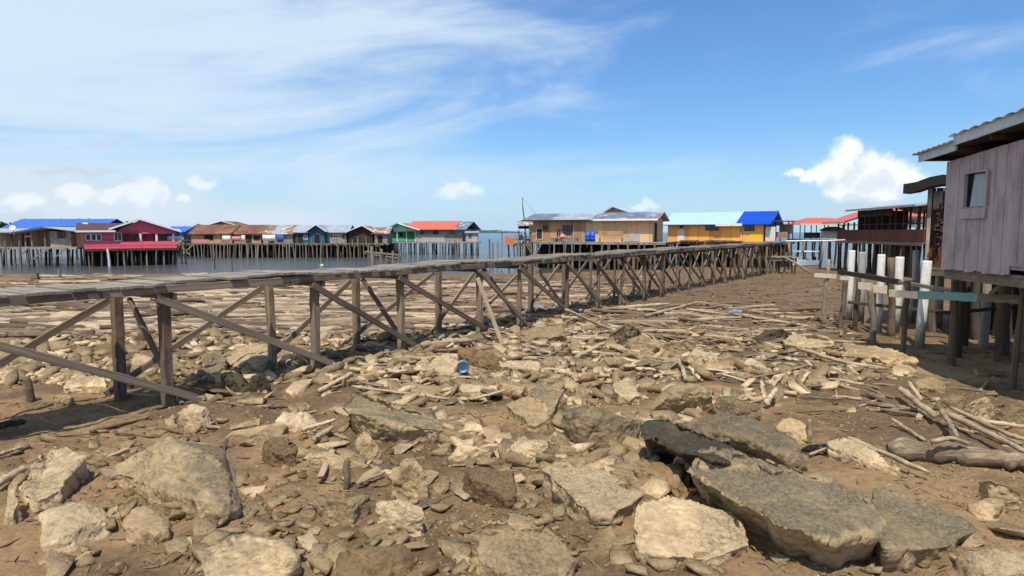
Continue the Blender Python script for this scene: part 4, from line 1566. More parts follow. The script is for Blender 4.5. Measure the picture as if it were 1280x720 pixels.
log_px("slim brown stick on the sand between pegs and cable tangle", 968, 517, 1060, 513, 2.2, "driftwood_dark", .03, .03)
log_px("grey stick on the bare sand left of the bright litter", 1000, 497, 1055, 500, 3, "driftwood_dark", .03, .03)
log_px("flat pale branch between the lichen slab and the pointed stone", 378, 539, 420, 526, 6, "driftwood_pale", .06, .1)
log_px("knotted pale branch left of the pointed pyramid-like stone", 392, 552, 416, 535, 7, "driftwood_pale", .05, .12)
log_px("flat board-like stick right of the dark upright stub", 446, 606, 480, 592, 5, "driftwood_pale", .06, .1)
log_px("long pale branch lying along the upper edge of the lichen slab", 440, 484, 560, 500, 4, "driftwood_pale", .12, .06, mid=[(500, 492, .1)])
log_px("short weathered branch across the sand right of the lichen slab", 592, 500, 632, 489, 4, "driftwood_pale", .1, .2)
log_px("log lying along the walkway foot under its middle bays", 700, 424, 762, 425, 5, "driftwood_pale", .06, .06, "driftwood_log")
log_px("long log at the far end of the rubble under the walkway", 772, 386, 836, 381, 4, "driftwood_pale", .06, .06, "driftwood_log")
log_px("crooked log below the walkway right of the dark pointed rock", 808, 396, 872, 379, 4, "driftwood_pale", .06, .1, "driftwood_log")
log_px("straight grey pole across the mud before the splayed piles", 918, 394, 1010, 409, 4, "driftwood", .06, .05)
log_px("short branch lying behind the huge slab beside the black cable", 1012, 570, 1036, 560, 4, "driftwood", .04, .1)


def stake(label, u, v0, v1, px, mat="driftwood_dark", du=0, name="wooden_stake", group=None):
    """upright stub rooted in the ground below picture row v1"""
    b = hit(u, v1)
    d = ray(u + du, v0)
    tz = EYE + d.z / d.y * b.y
    top = Vector((d.x / d.y * b.y, b.y, tz))
    r = px / FPX * b.y * 0.5
    o0 = b.copy()
    n = 7
    pts = [Vector((0, 0, -.15))] + [(top - b) * (k / n) + Vector((rnd.uniform(-.2, .2) * r, rnd.uniform(-.2, .2) * r, 0)) for k in range(1, n + 1)]
    m = MB().tube(pts, [r * (1.1 - .25 * k / n) * rnd.uniform(.9, 1.1) for k in range(n + 1)], 8)
    m.v = [tuple(c + rnd.uniform(-.12, .12) * r for c in q) for q in m.v]
    return tag(m.build(name, mat, None, Matrix.Translation(o0), True), label, "stake", group)


stake("dark upright wooden stub among rocks left of centre", 434, 573, 611, 9, "driftwood_dark", -1)
stake("upright wooden stake beside the hollowed tan rock", 1012, 524, 554, 6, "driftwood")
stake("small dark peg on the open sand at right", 1071, 503, 514, 5)
stake("ragged dark stump on the sand left of the nearest posts", 40, 470, 502, 9, "driftwood_dark", -7, "tree_stump")
stake("broken grey stub behind the nearest pair of posts", 178, 402, 425, 10, "driftwood_dark", -1, "tree_stump")
stake("short brown stub leaning beside the lit end of the first cross brace", 163, 455, 484, 7, "driftwood_dark", -5, "tree_stump")

# the raft of stranded logs behind the walkway ------------------------------------
FIELD = [(0, 350), (200, 336), (430, 352), (600, 352), (760, 345), (760, 380), (640, 402), (480, 418), (240, 412), (0, 420)]
LOGM = ["driftwood", "driftwood_dark", "driftwood_dark", "driftwood_pale", "driftwood"]
LAB_F = "stranded log lying crosswise in the log field behind the walkway"


def scatter_log(u, v, length, thick, ang, label, group, name="driftwood_log", kinds=("log",), mats=LOGM, lift=0.4, tilt=0.0):
    p = hit(u, v)
    p.z += thick * lift
    M = Matrix.Translation(p) @ Matrix.Rotation(ang, 4, "Z") @ Matrix.Rotation(rnd.gauss(0, .025) + tilt, 4, "Y") @ Matrix.Diagonal((length, thick, thick, 1)) @ Matrix.Translation((-.5, 0, 0))
    o = new_obj(name, proto(rnd.choice(kinds), rnd.randrange(8), rnd.choice(mats)), None, None, M)
    return tag(o, label, "driftwood", group)


def fieldlog(u, v):
    d = (v - 330) / 90.0
    scatter_log(u, v, rnd.uniform(1.2, 4.6), rnd.uniform(.05, .14) * (1.15 if v < 375 else 1), rnd.gauss(0.02, .2), LAB_F, "logs of the log field")


scatter(FIELD, 290, fieldlog)
LAB_R = "weathered driftwood piece in the rubble between the walkway and the dark slabs"
ZW = [(430, 425), (620, 400), (760, 385), (900, 395), (1000, 420), (1000, 480), (860, 470), (640, 470), (430, 480)]


def rubblewood(u, v):
    scatter_log(u, v, rnd.uniform(.3, 1.7), rnd.uniform(.025, .07), rnd.choice((rnd.gauss(0, .35), rnd.gauss(-.6, .4), rnd.uniform(0, 3.14))), LAB_R, "driftwood in the rubble", "driftwood_piece", ("log", "log", "plank"), ["driftwood_pale", "driftwood", "driftwood", "driftwood_dark"], .9, rnd.gauss(0, .1))


scatter(ZW, 105, rubblewood)
ZW4 = [(640, 398), (780, 380), (900, 378), (1020, 392), (1010, 425), (860, 425), (700, 425)]
scatter(ZW4, 75, lambda u, v: scatter_log(u, v, rnd.uniform(.6, 3.0), rnd.uniform(.03, .085), rnd.gauss(-.1, .4), "driftwood pole strewn on the dark mud at the upper edge of the rubble", "driftwood at the edge of the mud", "driftwood_piece", ("log", "log", "plank"), ["driftwood_pale", "driftwood", "driftwood", "driftwood_dark"], .9, rnd.gauss(0, .05)))
ZW2 = [(1000, 400), (1130, 450), (1280, 500), (1280, 560), (1080, 520), (940, 440)]
scatter(ZW2, 45, lambda u, v: scatter_log(u, v, rnd.uniform(.3, 1.3), rnd.uniform(.015, .045), rnd.uniform(0, 3.14), "thin driftwood scrap on the sand before the shaded house", "driftwood scraps at right", "driftwood_piece", ("log", "log", "plank"), ["driftwood_pale", "driftwood", "driftwood_dark"], .8))
ZW3 = [(0, 430), (240, 425), (430, 450), (430, 600), (0, 600)]
scatter(ZW3, 40, lambda u, v: scatter_log(u, v, rnd.uniform(.25, 1.2), rnd.uniform(.012, .04), rnd.uniform(0, 3.14), "thin driftwood scrap on the ground around the nearest posts", "driftwood scraps at left", "driftwood_piece", ("log", "log", "plank"), ["driftwood", "driftwood_dark"], .8))


def merged(name, n, place, kinds, mat, label):
    """many small pieces as one uncountable heap"""
    Vs, Fs, off = [], [], 0
    for _ in range(n):
        M, k = place()
        me = proto(k, rnd.randrange(8), mat)
        key = ("np", me.name_full)
        if key not in _cache:
            V = np.array([v.co[:] for v in me.vertices])
            me.calc_loop_triangles()
            F = np.array([t.vertices[:] for t in me.loop_triangles])
            _cache[key] = (V, F)
        V, F = _cache[key]
        A = np.array(M)
        Vs.append(V @ A[:3, :3].T + A[:3, 3])
        Fs.append(F + off)
        off += len(V)
    o = new_obj(name, mesh_np(name, np.vstack(Vs), np.vstack(Fs), True), mat)
    return tag(o, label, "driftwood", kind="stuff")


def rand_in(P):
    us, vs = [a for a, _ in P], [b for _, b in P]
    while True:
        u, v = rnd.uniform(min(us), max(us)), rnd.uniform(min(vs), max(vs))
        if inpoly(u, v, P):
            return u, v


def place_field():
    u, v = rand_in([(-40, 348), (200, 333), (430, 350), (620, 348), (820, 338), (800, 372), (640, 404), (480, 420), (240, 415), (-40, 424)])
    p = hit(u, v)
    th = rnd.uniform(.025, .10)
    return Matrix.Translation(p + Vector((0, 0, th * .3))) @ Matrix.Rotation(rnd.gauss(0.02, .34), 4, "Z") @ Matrix.Diagonal((rnd.uniform(.4, 2.6), th, th, 1)) @ Matrix.Translation((-.5, 0, 0)), "log"


def place_mud():
    u, v = rand_in([(840, 345), (1060, 340), (1060, 400), (980, 430), (760, 410)])
    p = hit(u, v)
    th = rnd.uniform(.012, .05)
    return Matrix.Translation(p + Vector((0, 0, th * .3))) @ Matrix.Rotation(rnd.gauss(0, .6), 4, "Z") @ Matrix.Diagonal((rnd.uniform(.3, 2.0), th, th, 1)) @ Matrix.Translation((-.5, 0, 0)), "log"


def place_near():
    u, v = rand_in([(0, 470), (430, 440), (860, 440), (1280, 500), (1280, 715), (0, 715)])
    p = hit(u, v)
    th = rnd.uniform(.004, .014)
    return Matrix.Translation(p + Vector((0, 0, th * .6))) @ Matrix.Rotation(rnd.uniform(0, 6.3), 4, "Z") @ Matrix.Diagonal((rnd.uniform(.04, .28), th, th, 1)) @ Matrix.Translation((-.5, 0, 0)), "log"


merged("stranded_wood", 520, place_field, ("log",), "driftwood", "countless smaller stranded logs and sticks behind the walkway")
merged("dark_stranded_wood", 1000, place_field, ("log",), "driftwood_dark", "countless dark waterlogged sticks behind the walkway")
def place_rubble():
    u, v = rand_in([(430, 425), (640, 398), (780, 384), (900, 384), (1040, 400), (1140, 450), (1020, 490), (860, 475), (640, 480), (430, 490)])
    p = hit(u, v)
    th = rnd.uniform(.02, .07)
    return Matrix.Translation(p + Vector((0, 0, th * .6 + rnd.uniform(0, .08)))) @ Matrix.Rotation(rnd.gauss(-.1, .7), 4, "Z") @ Matrix.Rotation(rnd.gauss(0, .15), 4, "Y") @ Matrix.Diagonal((rnd.uniform(.14, .6), th, th * .7, 1)) @ Matrix.Translation((-.5, 0, 0)), rnd.choice(("log", "plank", "plank", "plank"))


merged("rubble_sticks", 150, place_rubble, ("log",), "driftwood_pale", "short pale sticks and splinters wedged all through the rubble")
merged("rubble_bark", 420, place_rubble, ("log",), "driftwood_dark", "brown sticks and bark pieces wedged all through the rubble")
merged("mud_litter", 420, place_mud, ("log",), "driftwood_dark", "dark sticks and bark half sunk in the mud flat")
merged("twig_litter", 700, place_near, ("log",), "driftwood_dark", "fine twigs and splinters strewn over the sand")

# ------------------------------------------------------------------ small litter
def bucket():
    p = hit(580, 466)
    r = 7.8 / FPX * p.y
    t = thing("bucket", "small blue-rimmed bucket lying on its side among the rocks", "bucket", p + Vector((0, -.38, r * 1.55)))
    M = Matrix.Rotation(R(98), 4, "X") @ Matrix.Rotation(.2, 4, "Y")
    MB().lathe([(r * .62, -r * 1.5), (r * .9, 0), (r * .86, 0), (r * .58, -r * 1.42)], n=24).build("body", "white_plastic", t, M, True)
    MB().lathe([(r * .84, -.02), (r * 1.06, -.02), (r * 1.06, .035), (r * .84, .035), (r * .84, -.02)], n=24, caps=False).build("rim", "bucket_blue", t, M, True)


bucket()


def scrap(label, u, v, px, mat, name="plastic_scrap", cat="litter", flat=.25, group=None):
    p = hit(u, v)
    s = px / FPX * p.y * .5
    m = MB()
    n = 9
    top = []
    for k in range(n):
        a = 6.283 * k / n
        q = s * rnd.uniform(.6, 1.1)
        top.append((q * math.cos(a), q * .7 * math.sin(a), s * flat * rnd.uniform(.3, 1.3)))
    m.prism(top, (0, 0, s * flat * .4 + .006))
    c = m.build(name, mat, None, Matrix.Translation(p))
    return tag(c, label, cat, group)


scrap("white plastic sheet crumpled on the sand at the left edge", 26, 472, 17, "white_plastic")
scrap("bluish plastic sheet caught in the sticks right of the walkway", 918, 392, 22, "blue_plastic", flat=.35)
scrap("grey plastic sheet under the walkway near its middle", 668, 386, 26, "blue_plastic", flat=.3)
scrap("white plastic lid beside the small smooth stone at lower right", 1272, 629, 10, "white_plastic")
for u, v, px in ((1190, 538, 5), (1150, 498, 6), (1060, 481, 4), (1165, 487, 6), (1098, 510, 4), (982, 497, 6), (914, 461, 4), (726, 398, 5), (790, 505, 5), (838, 558, 4)):
    scrap("small white plastic scrap lying in the stony foreground", u, v, px, "white_plastic", group="small white plastic scraps")
def ball():
    p = hit(743, 563)
    r = 5.5 / FPX * p.y
    prof = [(r * math.sin(a), -r * math.cos(a)) for a in [k * math.pi / 9 for k in range(10)]]
    prof = [(max(q, r * .06), z) for q, z in prof]
    o = MB().lathe(prof, n=18).build("float", "orange_plastic", None, Matrix.Translation(p + Vector((0, 0, r * .7))), True)
    tag(o, "small orange fishing float wedged between rocks right of centre", "float")


ball()


def cable():
    m = MB()
    c = hit(1036, 566)
    for k in range(7):
        pts = []
        a0, n = rnd.uniform(0, 6), 26
        rx, ry = rnd.uniform(.2, .42), rnd.uniform(.12, .25)
        for j in range(n):
            a = a0 + j / (n - 1) * rnd.uniform(4.5, 6)
            x, y = c.x + rx * math.cos(a) + rnd.uniform(-.02, .02), c.y + ry * math.sin(a)
            pts.append(Vector((x, y, gz(x, y) + .03 + .05 * abs(math.sin(a * 1.5 + k)))))
        m.tube([q - c for q in pts], .011, 6)
    tag(m.build("cable", "black_plastic", None, Matrix.Translation(c), True), "tangle of black cable on the sand below the tilted slab", "cable")


cable()
# the pale pole propped against the walkway
a, b = hit(628, 431, 0.02), None
d = ray(597, 347)
bb = Vector((0, 0, EYE)) + d * ((a.y + .25) / d.y)
o = beam("wooden_pole", a, bb, 0.06, 0.1, "driftwood_pale")
tag(o, "pale pole leaning against the near side of the walkway", "pole")

# ================================================================== houses on stilts
def ends(uL, YL, uR, YR, v_floor):
    """facade line from two picture columns at given depths: origin, yaw, length, floor height"""
    a = Vector((xu(uL, YL), YL, 0))
    b = Vector((xu(uR, YR), YR, 0))
    z = zv(v_floor, (YL + YR) / 2)
    return Vector((a.x, a.y, z)), math.atan2(b.y - a.y, b.x - a.x), (b - a).length


def prof_x(mb, poly_yz, xa, xb):
    """profile in y,z (counter-clockwise seen from +x) pushed from xb back to xa"""
    return mb.prism([(xb, y, z) for y, z in poly_yz], (xb - xa, 0, 0))


def prof_y(mb, poly_xz, ya, yb):
    """profile in x,z (counter-clockwise seen from -y) pushed from ya to yb"""
    return mb.prism([(x, ya, z) for x, z in poly_xz], (0, ya - yb, 0))


def roof_x(root, xa, xb, yF, yB, zF, zB, yR, zR, mat, t=0.07, M=None):
    """one length of a gable roof whose ridge runs along the facade; own part"""
    m = MB()
    prof_x(m, [(yF, zF - t), (yR, zR - t * 1.2), (yB, zB - t), (yB, zB), (yR, zR), (yF, zF)], xa, xb)
    return m.build("roof", mat, root, M)


def roof_y(root, x0, z0, xR, zR, x1, z1, ya, yb, mat, t=0.07):
    m = MB()
    prof_y(m, [(x0, z0 - t), (xR, zR - t * 1.2), (x1, z1 - t), (x1, z1), (xR, zR), (x0, z0)], ya, yb)
    return m.build("roof", mat, root)


def wall_box(root, lo, hi, mat, name="wall"):
    return MB().box(lo, hi).build(name, mat, root)


def trim(root, p0, p1, w, h, mat, name="fascia"):
    return MB().bar(p0, p1, w, h).build(name, mat, root)


def window(root, x, z, w, h, frame="white_trim", pane="glass_dark", y=0.0, bar=0.07, name="window", side=None, split=True):
    """frame and pane on a wall facing -y (or +x when side='x')"""
    def P(a, b, c):
        return (a, b, c) if side is None else (y - b, a, c) if side == "x" else (y + b, a, c)
    m = MB()
    yy = y if side is None else 0.0

    def bx(a0, a1, b0, b1, c0, c1):
        p, q = P(a0, yy + b0 if side is None else b0, c0), P(a1, yy + b1 if side is None else b1, c1)
        return tuple(min(s, t) for s, t in zip(p, q)), tuple(max(s, t) for s, t in zip(p, q))
    m.box(*bx(x, x + w, -.05, 0.02, z, z + bar))
    m.box(*bx(x, x + w, -.05, 0.02, z + h - bar, z + h))
    m.box(*bx(x, x + bar, -.047, 0.02, z + bar, z + h - bar))
    m.box(*bx(x + w - bar, x + w, -.047, 0.02, z + bar, z + h - bar))
    if split:
        m.box(*bx(x + w / 2 - bar / 3, x + w / 2 + bar / 3, -.044, 0.02, z + bar, z + h - bar))
    f = m.build(name, frame, root)
    p = MB().box(*bx(x + bar * .6, x + w - bar * .6, -.02, 0.015, z + bar * .6, z + h - bar * .6)).build("pane", pane, f)
    return f


def door(root, x, w, h, mat, y=0.0, frame=None):
    d = MB().box((x, y - .04, 0.02), (x + w, y + .02, h)).build("door", mat, root)
    if frame:
        m = MB()
        m.box((x - .08, y - .07, 0.02), (x - .002, y + .02, h + .08))
        m.box((x + w + .002, y - .07, 0.02), (x + w + .08, y + .02, h + .08))
        m.box((x - .002, y - .068, h + .002), (x + w + .002, y + .02, h + .079))
        m.build("frame", frame, d)
    return d


def deck(root, x0, x1, y0, y1, mat="grey_board", z=0.0, name="floor"):
    m = MB()
    m.box((x0, y0, z - .07), (x1, y1, z - .003))
    n = max(2, int((y1 - y0) / 1.5))
    for k in range(n + 1):
        y = y0 + .06 + (y1 - y0 - .12) * k / n
        m.box((x0 + .02, y - .05, z - .25), (x1 - .02, y + .05, z - .072))
    return m.build(name, mat, root)


def stilts(root, x0, x1, rows, step, mats=("pile_wood", "pile_pale"), r=0.075, top=-0.06, lean=.05, jit=.25, zb=None):
    Mr = MW[root.name]
    for y in rows:
        x = x0
        while x <= x1 + .01:
            q = (x + rnd.uniform(-jit, jit), y + rnd.uniform(-.1, .1))
            wpt = Mr @ Vector((q[0], q[1], 0))
            b = zb if zb is not None else max(gz(wpt.x, wpt.y), -2.2) - wpt.z - .3
            pile("stilt", q[0], q[1], b, top, r * rnd.uniform(.7, 1.3), rnd.choice(mats), root, lean)
            x += step * rnd.uniform(.75, 1.25)


def shade_stilts(root, x0, x1, rows, step, zb=-3.0):
    """dark piles added deep under a floor, filling its gaps with shade"""
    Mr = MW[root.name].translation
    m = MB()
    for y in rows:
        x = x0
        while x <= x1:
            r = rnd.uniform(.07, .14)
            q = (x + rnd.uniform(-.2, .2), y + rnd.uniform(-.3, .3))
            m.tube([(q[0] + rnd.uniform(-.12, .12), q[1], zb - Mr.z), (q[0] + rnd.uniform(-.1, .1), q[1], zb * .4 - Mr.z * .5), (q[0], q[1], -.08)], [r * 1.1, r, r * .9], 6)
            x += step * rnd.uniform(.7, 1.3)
    o = m.build("shade_stilt_rows", "dark_timber_pile", root, None, True)
    o["kind"] = "stuff"
    return o


# ---- pink house ------------------------------------------------------------
o, yaw, L = ends(106, 72, 222, 77, 310.5)
t = thing("stilt_house", "bright pink stilt house with white-edged gable and dark brown roof", "house", o, yaw, "houses on stilts")
PA, PB = Vector((xu(106, 72), 72, 0)), Vector((xu(222, 77), 77, 0))


def PX(u):
    k = (u - 640) / FPX
    return (k * PA.y - PA.x) / ((PB.x - PA.x) - k * (PB.y - PA.y)) * L


h = zv(289.5, 74) - o.z
pk = zv(273.6, 74) - o.z
xg = PX(150)                 # where the gabled right half starts
xp = PX(177)
D = 7.0
m = MB()
m.box((0, 0, 0), (xg, D, h))
m.build("wall", "pink_wall", t)
m = MB()                                # right half: porch with parapet, inner wall set back
m.box((xg, 1.6, 0), (L - .35, D, h))
m.build("wall", "pink_inner", t)
m = MB()
m.box((xg + .003, 0, 0), (L, .12, .82))
m.box((L - .12, .123, 0), (L, 1.6, .82))
m.build("parapet", "pink_wall", t)
m = MB()
prof_y(m, [(xg + .003, h - .25), (L - .02, h - .25), (L - .02, h - .02), (xp, pk - .16), (xg + .003, h + .25)], 0.0, .12)
m.build("gable", "pink_inner", t)
for u in (177, 197, 218):
    x = PX(u)
    MB().box((x - .11, -.01, .822), (x + .11, .12, h - .252)).build("column", "white_trim", t)
roof_y(t, xg - .9, h + .30, xp, pk, L + .45, h + .05, -.45, D + .3, "brown_roof", .09)
m = MB()                                # lower left roof, ridge along the facade
prof_x(m, [(-.45, h - .02), (D / 2, pk - .55), (D + .3, h), (D + .3, h + .07), (D / 2, pk - .46), (-.45, h + .07)], -.7, xp - .3)
m.build("roof", "brown_roof", t)
for a, b in (((xg - .95, -.49, h + .26), (xp, -.49, pk - .02)), ((xp, -.49, pk - .02), (L + .5, -.49, h + .0)), ((-.75, -.49, h + .02), (xg - .3, -.49, h + .05))):
    trim(t, a, b, .06, .2, "white_trim")
x = PX(144)
window(t, x, .9, .78, .95)
for u in (108.5, 115.5, 122):
    window(t, PX(u), .95, .5, .75, split=False)
for u in (163, 202):
    window(t, PX(u), .9, .85, .9, "pink_inner", y=1.6)
door(t, PX(185), .8, 1.75, "pink_inner", 1.6, "maroon")
deck(t, -.05, L + .05, -.1, D, "maroon")
stilts(t, .2, L - .1, (.1,), .8, ("pile_wood", "pile_pale"), .08)
stilts(t, .2, L - .1, (1.0, 2.0), .6, ("pile_wood", "dark_timber_pile"), .09)
shade_stilts(t, .1, L, (3, 3.8, 4.6, 5.4, 6.2, 6.9), .42)
pile("stilt", PX(135), -.15, WATER - o.z - .4, .0, .14, "pvc_white", t, .08)

# ---- blue-roofed long house behind -------------------------------------------
o, yaw, L = ends(3, 92, 127, 92, 309)
t = thing("stilt_house", "long stilt house with a wide bright blue roof behind the grey-boarded house", "house", o, yaw, "houses on stilts")
ze, zr = zv(287, 92) - o.z, zv(273.5, 95) - o.z
wall_box(t, (.4, .4, 0), (L - .4, 8, ze), "grey_board")
roof_x(t, 0, L, -.6, 9, ze, ze, 4.2, zr, "blue_roof", .1)
window(t, 2, 1, .9, .9, y=.4)
window(t, 9, 1, .9, .9, y=.4)
deck(t, 0, L, 0, 8)
stilts(t, .4, L - .4, (.3, 4), 1.3)

# ---- grey-boarded house with low veranda, far left -----------------------------
Yh = 74
o, yaw, L = ends(-24, Yh, 104, Yh, 308.5)
t = thing("stilt_house", "grey-boarded stilt house with a low blue-edged roof and open veranda at far left", "house", o, yaw, "houses on stilts")
X = lambda u: xu(u, Yh) - o.x
Z = lambda v: zv(v, Yh) - o.z
wall_box(t, (X(62), 0.3, 0), (X(88), 6, Z(289)), "grey_board")
wall_box(t, (X(-20), 2.6, 0), (X(62) - .003, 6, Z(289)), "brown_wall")
wall_box(t, (X(88) + .003, 1.2, 0), (X(104), 6, Z(290)), "ochre_wall")
window(t, X(71.5), 1.0, .9, .8, "dark_timber", y=.3)
door(t, X(8), .9, 1.7, "maroon", 2.6, "grey_board")
door(t, X(48), .9, 1.7, "dark_timber", 2.6)
roof_y(t, X(19), Z(291), X(61), Z(283.4), X(107), Z(289.2), -.6, 7, "zinc_roof", .1)
m = MB()
m.add([(X(21), -.64, Z(290.9)), (X(60), -.64, Z(283.6)), (X(60), 5, Z(283.2) + .02), (X(21), 5, Z(290.4) + .02)], [(0, 1, 2, 3)])
m.v += [(x, y, z + .05) for x, y, z in m.v]
m.f = [(3, 2, 1, 0), (4, 5, 6, 7), (0, 1, 5, 4), (1, 2, 6, 5), (2, 3, 7, 6), (3, 0, 4, 7)]
m.build("roof", "blue_roof", t)
roof_x(t, X(-26), X(24), -.6, 6, Z(290), Z(289), 2.6, Z(285.5), "zinc_roof", .1)
for u in (-8, 16, 33.5, 41.5, 58):
    MB().box((X(u) - .07, -.05, 0), (X(u) + .07, .09, Z(290.6))).build("column", "pile_pale" if u > 20 else "pile_wood", t)
trim(t, (X(34), -.1, Z(295.5)), (X(42), -.1, Z(295.5)), .05, .12, "pale_plank", "rail")
deck(t, X(-26), X(104), -1.0, 6, "grey_board")
stilts(t, .3, L - .2, (-.8, 1.5, 4), 1.5, r=.11)
for a, b, zz in ((0, 12, 330), (30, 45, 328), (50, 73, 327), (76, 93, 326)):
    beam("brace", (X(a), -1.05, Z(zz - 4)), (X(b), -1.05, Z(309)), .06, .14, "pile_pale", t)
pile("stilt", X(20), -1.4, Z(338), Z(301), .1, "pile_pale", t, .0)


def satellite(u, v, Y, r, label):
    p = Vector((xu(u, Y), Y, zv(v, Y)))
    t = thing("satellite_dish", label, "satellite dish", p - Vector((0, 0, r * 1.4)))
    MB().tube([(0, .1, -.4), (0, .1, r * 1.3)], .04, 6).build("mast", "fascia_grey", t)
    prof = [(r * k / 6, .28 * r * (k / 6) ** 2) for k in range(1, 7)]
    m = MB().lathe(prof + [(a - .01, b + .02) for a, b in prof[::-1]], n=18)
    m.build("dish", "white_plastic", t, Matrix.Translation((0, 0, r * 1.4)) @ Matrix.Rotation(R(62), 4, "X") @ Matrix.Rotation(.4, 4, "Y"), True)


satellite(18.5, 285, 73.2, .30, "white satellite dish over the low roof at far left")
satellite(109, 281.8, 74.6, .34, "white satellite dish at the left end of the pink house roof")

# ---- row of weathered huts and their long boardwalk ---------------------------------
Yr = 100
X0 = xu(224, Yr)
zf = zv(304, Yr)
bwk = thing("boardwalk", "long pale boardwalk on crowded stilts in front of the row of brown huts", "walkway", (X0, Yr - 1.6, zf))
Lb = xu(482, Yr) - X0
m = MB()
x = 0
while x < Lb:
    w_ = rnd.uniform(.2, .34)
    m.box((x, rnd.uniform(-.1, .05), -.08 + rnd.uniform(-.02, .02)), (x + w_, 1.7, rnd.uniform(-.02, .02)))
    x += w_ + .02
m.build("deck", "deck_wood", bwk)
for y in (.1, 1.5):
    beam("stringer", (0, y, -.18), (Lb, y, -.18), .1, .18, "beam_wood", bwk)
stilts(bwk, .2, Lb - .1, (0.0,), .52, ("pile_pale", "pile_wood", "pile_pale"), .10, -.02, .09, .2, zb=WATER - zf - .5)
stilts(bwk, .2, Lb - .1, (1.5,), .7, ("pile_wood", "dark_timber_pile"), .10, -.1, .06, .2, zb=WATER - zf - .5)
for u0, u1 in ((234, 250), (244, 232)):
    beam("brace", (xu(u0, Yr) - X0, -.1, WATER - zf + .4), (xu(u1, Yr) - X0, -.1, -.1), .08, .16, "pile_pale", bwk)
for k in range(14):                                      # uprights standing above the deck at its right part
    u = rnd.uniform(356, 480)
    pile("post", xu(u, Yr) - X0, -.05, -.5, rnd.uniform(.4, 1.25), .07, "pile_pale", bwk, .08)


def hut(label, uL, uR, vE, vR, wallm, roofm, kind="x", Y=Yr + .6, D=6.0, name="stilt_house", roofs=None, vf=304, peak=None, side_wall=None):
    o = Vector((xu(uL, Y), Y, zv(vf, Y)))
    L = xu(uR, Y) - o.x
    t = thing(name, label, "house", o, 0, "houses on stilts")
    ze, zr = zv(vE, Y) - o.z, zv(vR, Y + (D / 2 if kind == "x" else 0)) - o.z
    m = MB()
    if kind == "x":
        prof_x(m, [(0, 0), (D, 0), (D, ze), (D / 2, zr - .12), (0, ze)], .15, L - .15)
        m.build("wall", wallm, t)
        xa = -.25
        for frac, rm in (roofs or [(1.0, roofm)]):
            xb = -.25 + (L + .5) * frac
            roof_x(t, xa, xb, -.38, D + .4, ze - .1, ze - .1, D / 2, zr, rm, .08)
            xa = xb
    else:
        xp = L / 2 if peak is None else xu(peak, Y) - o.x
        prof_y(m, [(.1, 0), (L - .1, 0), (L - .1, ze), (xp, zr - .12), (.1, ze)], 0, D)
        m.build("wall", wallm, t)
        roof_y(t, -.3, ze - .08, xp, zr, L + .3, ze - .08, -.5, D, roofm, .08)
        trim(t, (-.3, -.53, ze - .06), (xp, -.53, zr + .02), .05, .13, "white_trim")
        trim(t, (xp, -.53, zr + .02), (L + .3, -.53, ze - .06), .05, .13, "white_trim")
    deck(t, 0, L, -.02, D + 4)  # floor run past the back wall, added to darken the gaps below
    stilts(t, .3, L - .2, (.6, 1.8, 3.2), .7, ("dark_timber_pile", "pile_wood", "dark_timber_pile"), .1, zb=WATER - o.z - .5)
    shade_stilts(t, 0, L, (4, 5, 6, 7, 8, 9, 9.8), .42)
    return t, L, ze


t, L, ze = hut("brown stilt hut with rusty roof at the left end of the boardwalk row", 239, 292, 291.5, 281, "brown_wall", "rusty_roof")
window(t, 2.2, .5, 1.4, .8, "dark_timber", split=False)
wall_box(t, (.2, -.08, 0), (L * .45, -.003, .6), "laundry_pink", "panel")
t, L, ze = hut("rusty-roofed hut with laundry on its front, second in the boardwalk row", 292.5, 328, 291.5, 281, "brown_wall", "rusty_roof")
door(t, 2.0, .9, 1.3, "dark_timber")
window(t, 3.2, .5, 1.0, .7, "dark_timber", split=False)
t, L, ze = hut("low hut with patched white and rust roof sheets in the middle of the row", 328.5, 368, 291.5, 281.3, "grey_board", "patch_roof", roofs=[(.35, "patch_roof"), (.55, "zinc_roof"), (1, "patch_roof")])
door(t, 1.0, .9, 1.3, "dark_timber")
t, L, ze = hut("small gabled hut with rust-red roof rising behind the brown huts", 264, 296, 281, 276.5, "brown_wall", "rusty_roof", "y", Y=Yr + 9)
t, L, ze = hut("teal hut with plain grey roof left of the dark gabled hut", 368.5, 388, 289.5, 281.5, "teal_wall", "zinc_roof", D=5)
door(t, .6, .8, 1.4, "dark_timber")
window(t, 1.5, .6, .6, .7)
t, L, ze = hut("dark blue gabled hut with pale roof edges in the row", 386.5, 407.5, 289, 281, "teal_wall", "zinc_roof", "y", Y=Yr - .4)
door(t, 1.0, .7, 1.4, "dark_void")
t, L, ze = hut("grey hut with long pale zinc roof right of the dark gabled hut", 408, 435, 289.5, 281.2, "grey_board", "zinc_roof", D=5)
window(t, 1.2, .7, .7, .7)
window(t, 2.6, .7, .7, .7, "dark_timber")
t, L, ze = hut("dark wooden gabled hut with one pale roof slope, right part of the row", 435.5, 467, 290, 282, "dark_timber", "patch_roof", "y", peak=454)
window(t, .6, .5, .8, .7, "dark_timber")
t, L, ze = hut("low shed with whitish roof between the dark hut and the green house", 467.5, 486, 291, 284, "grey_board", "patch_roof", D=4)
door(t, .6, .8, 1.2, "dark_void")
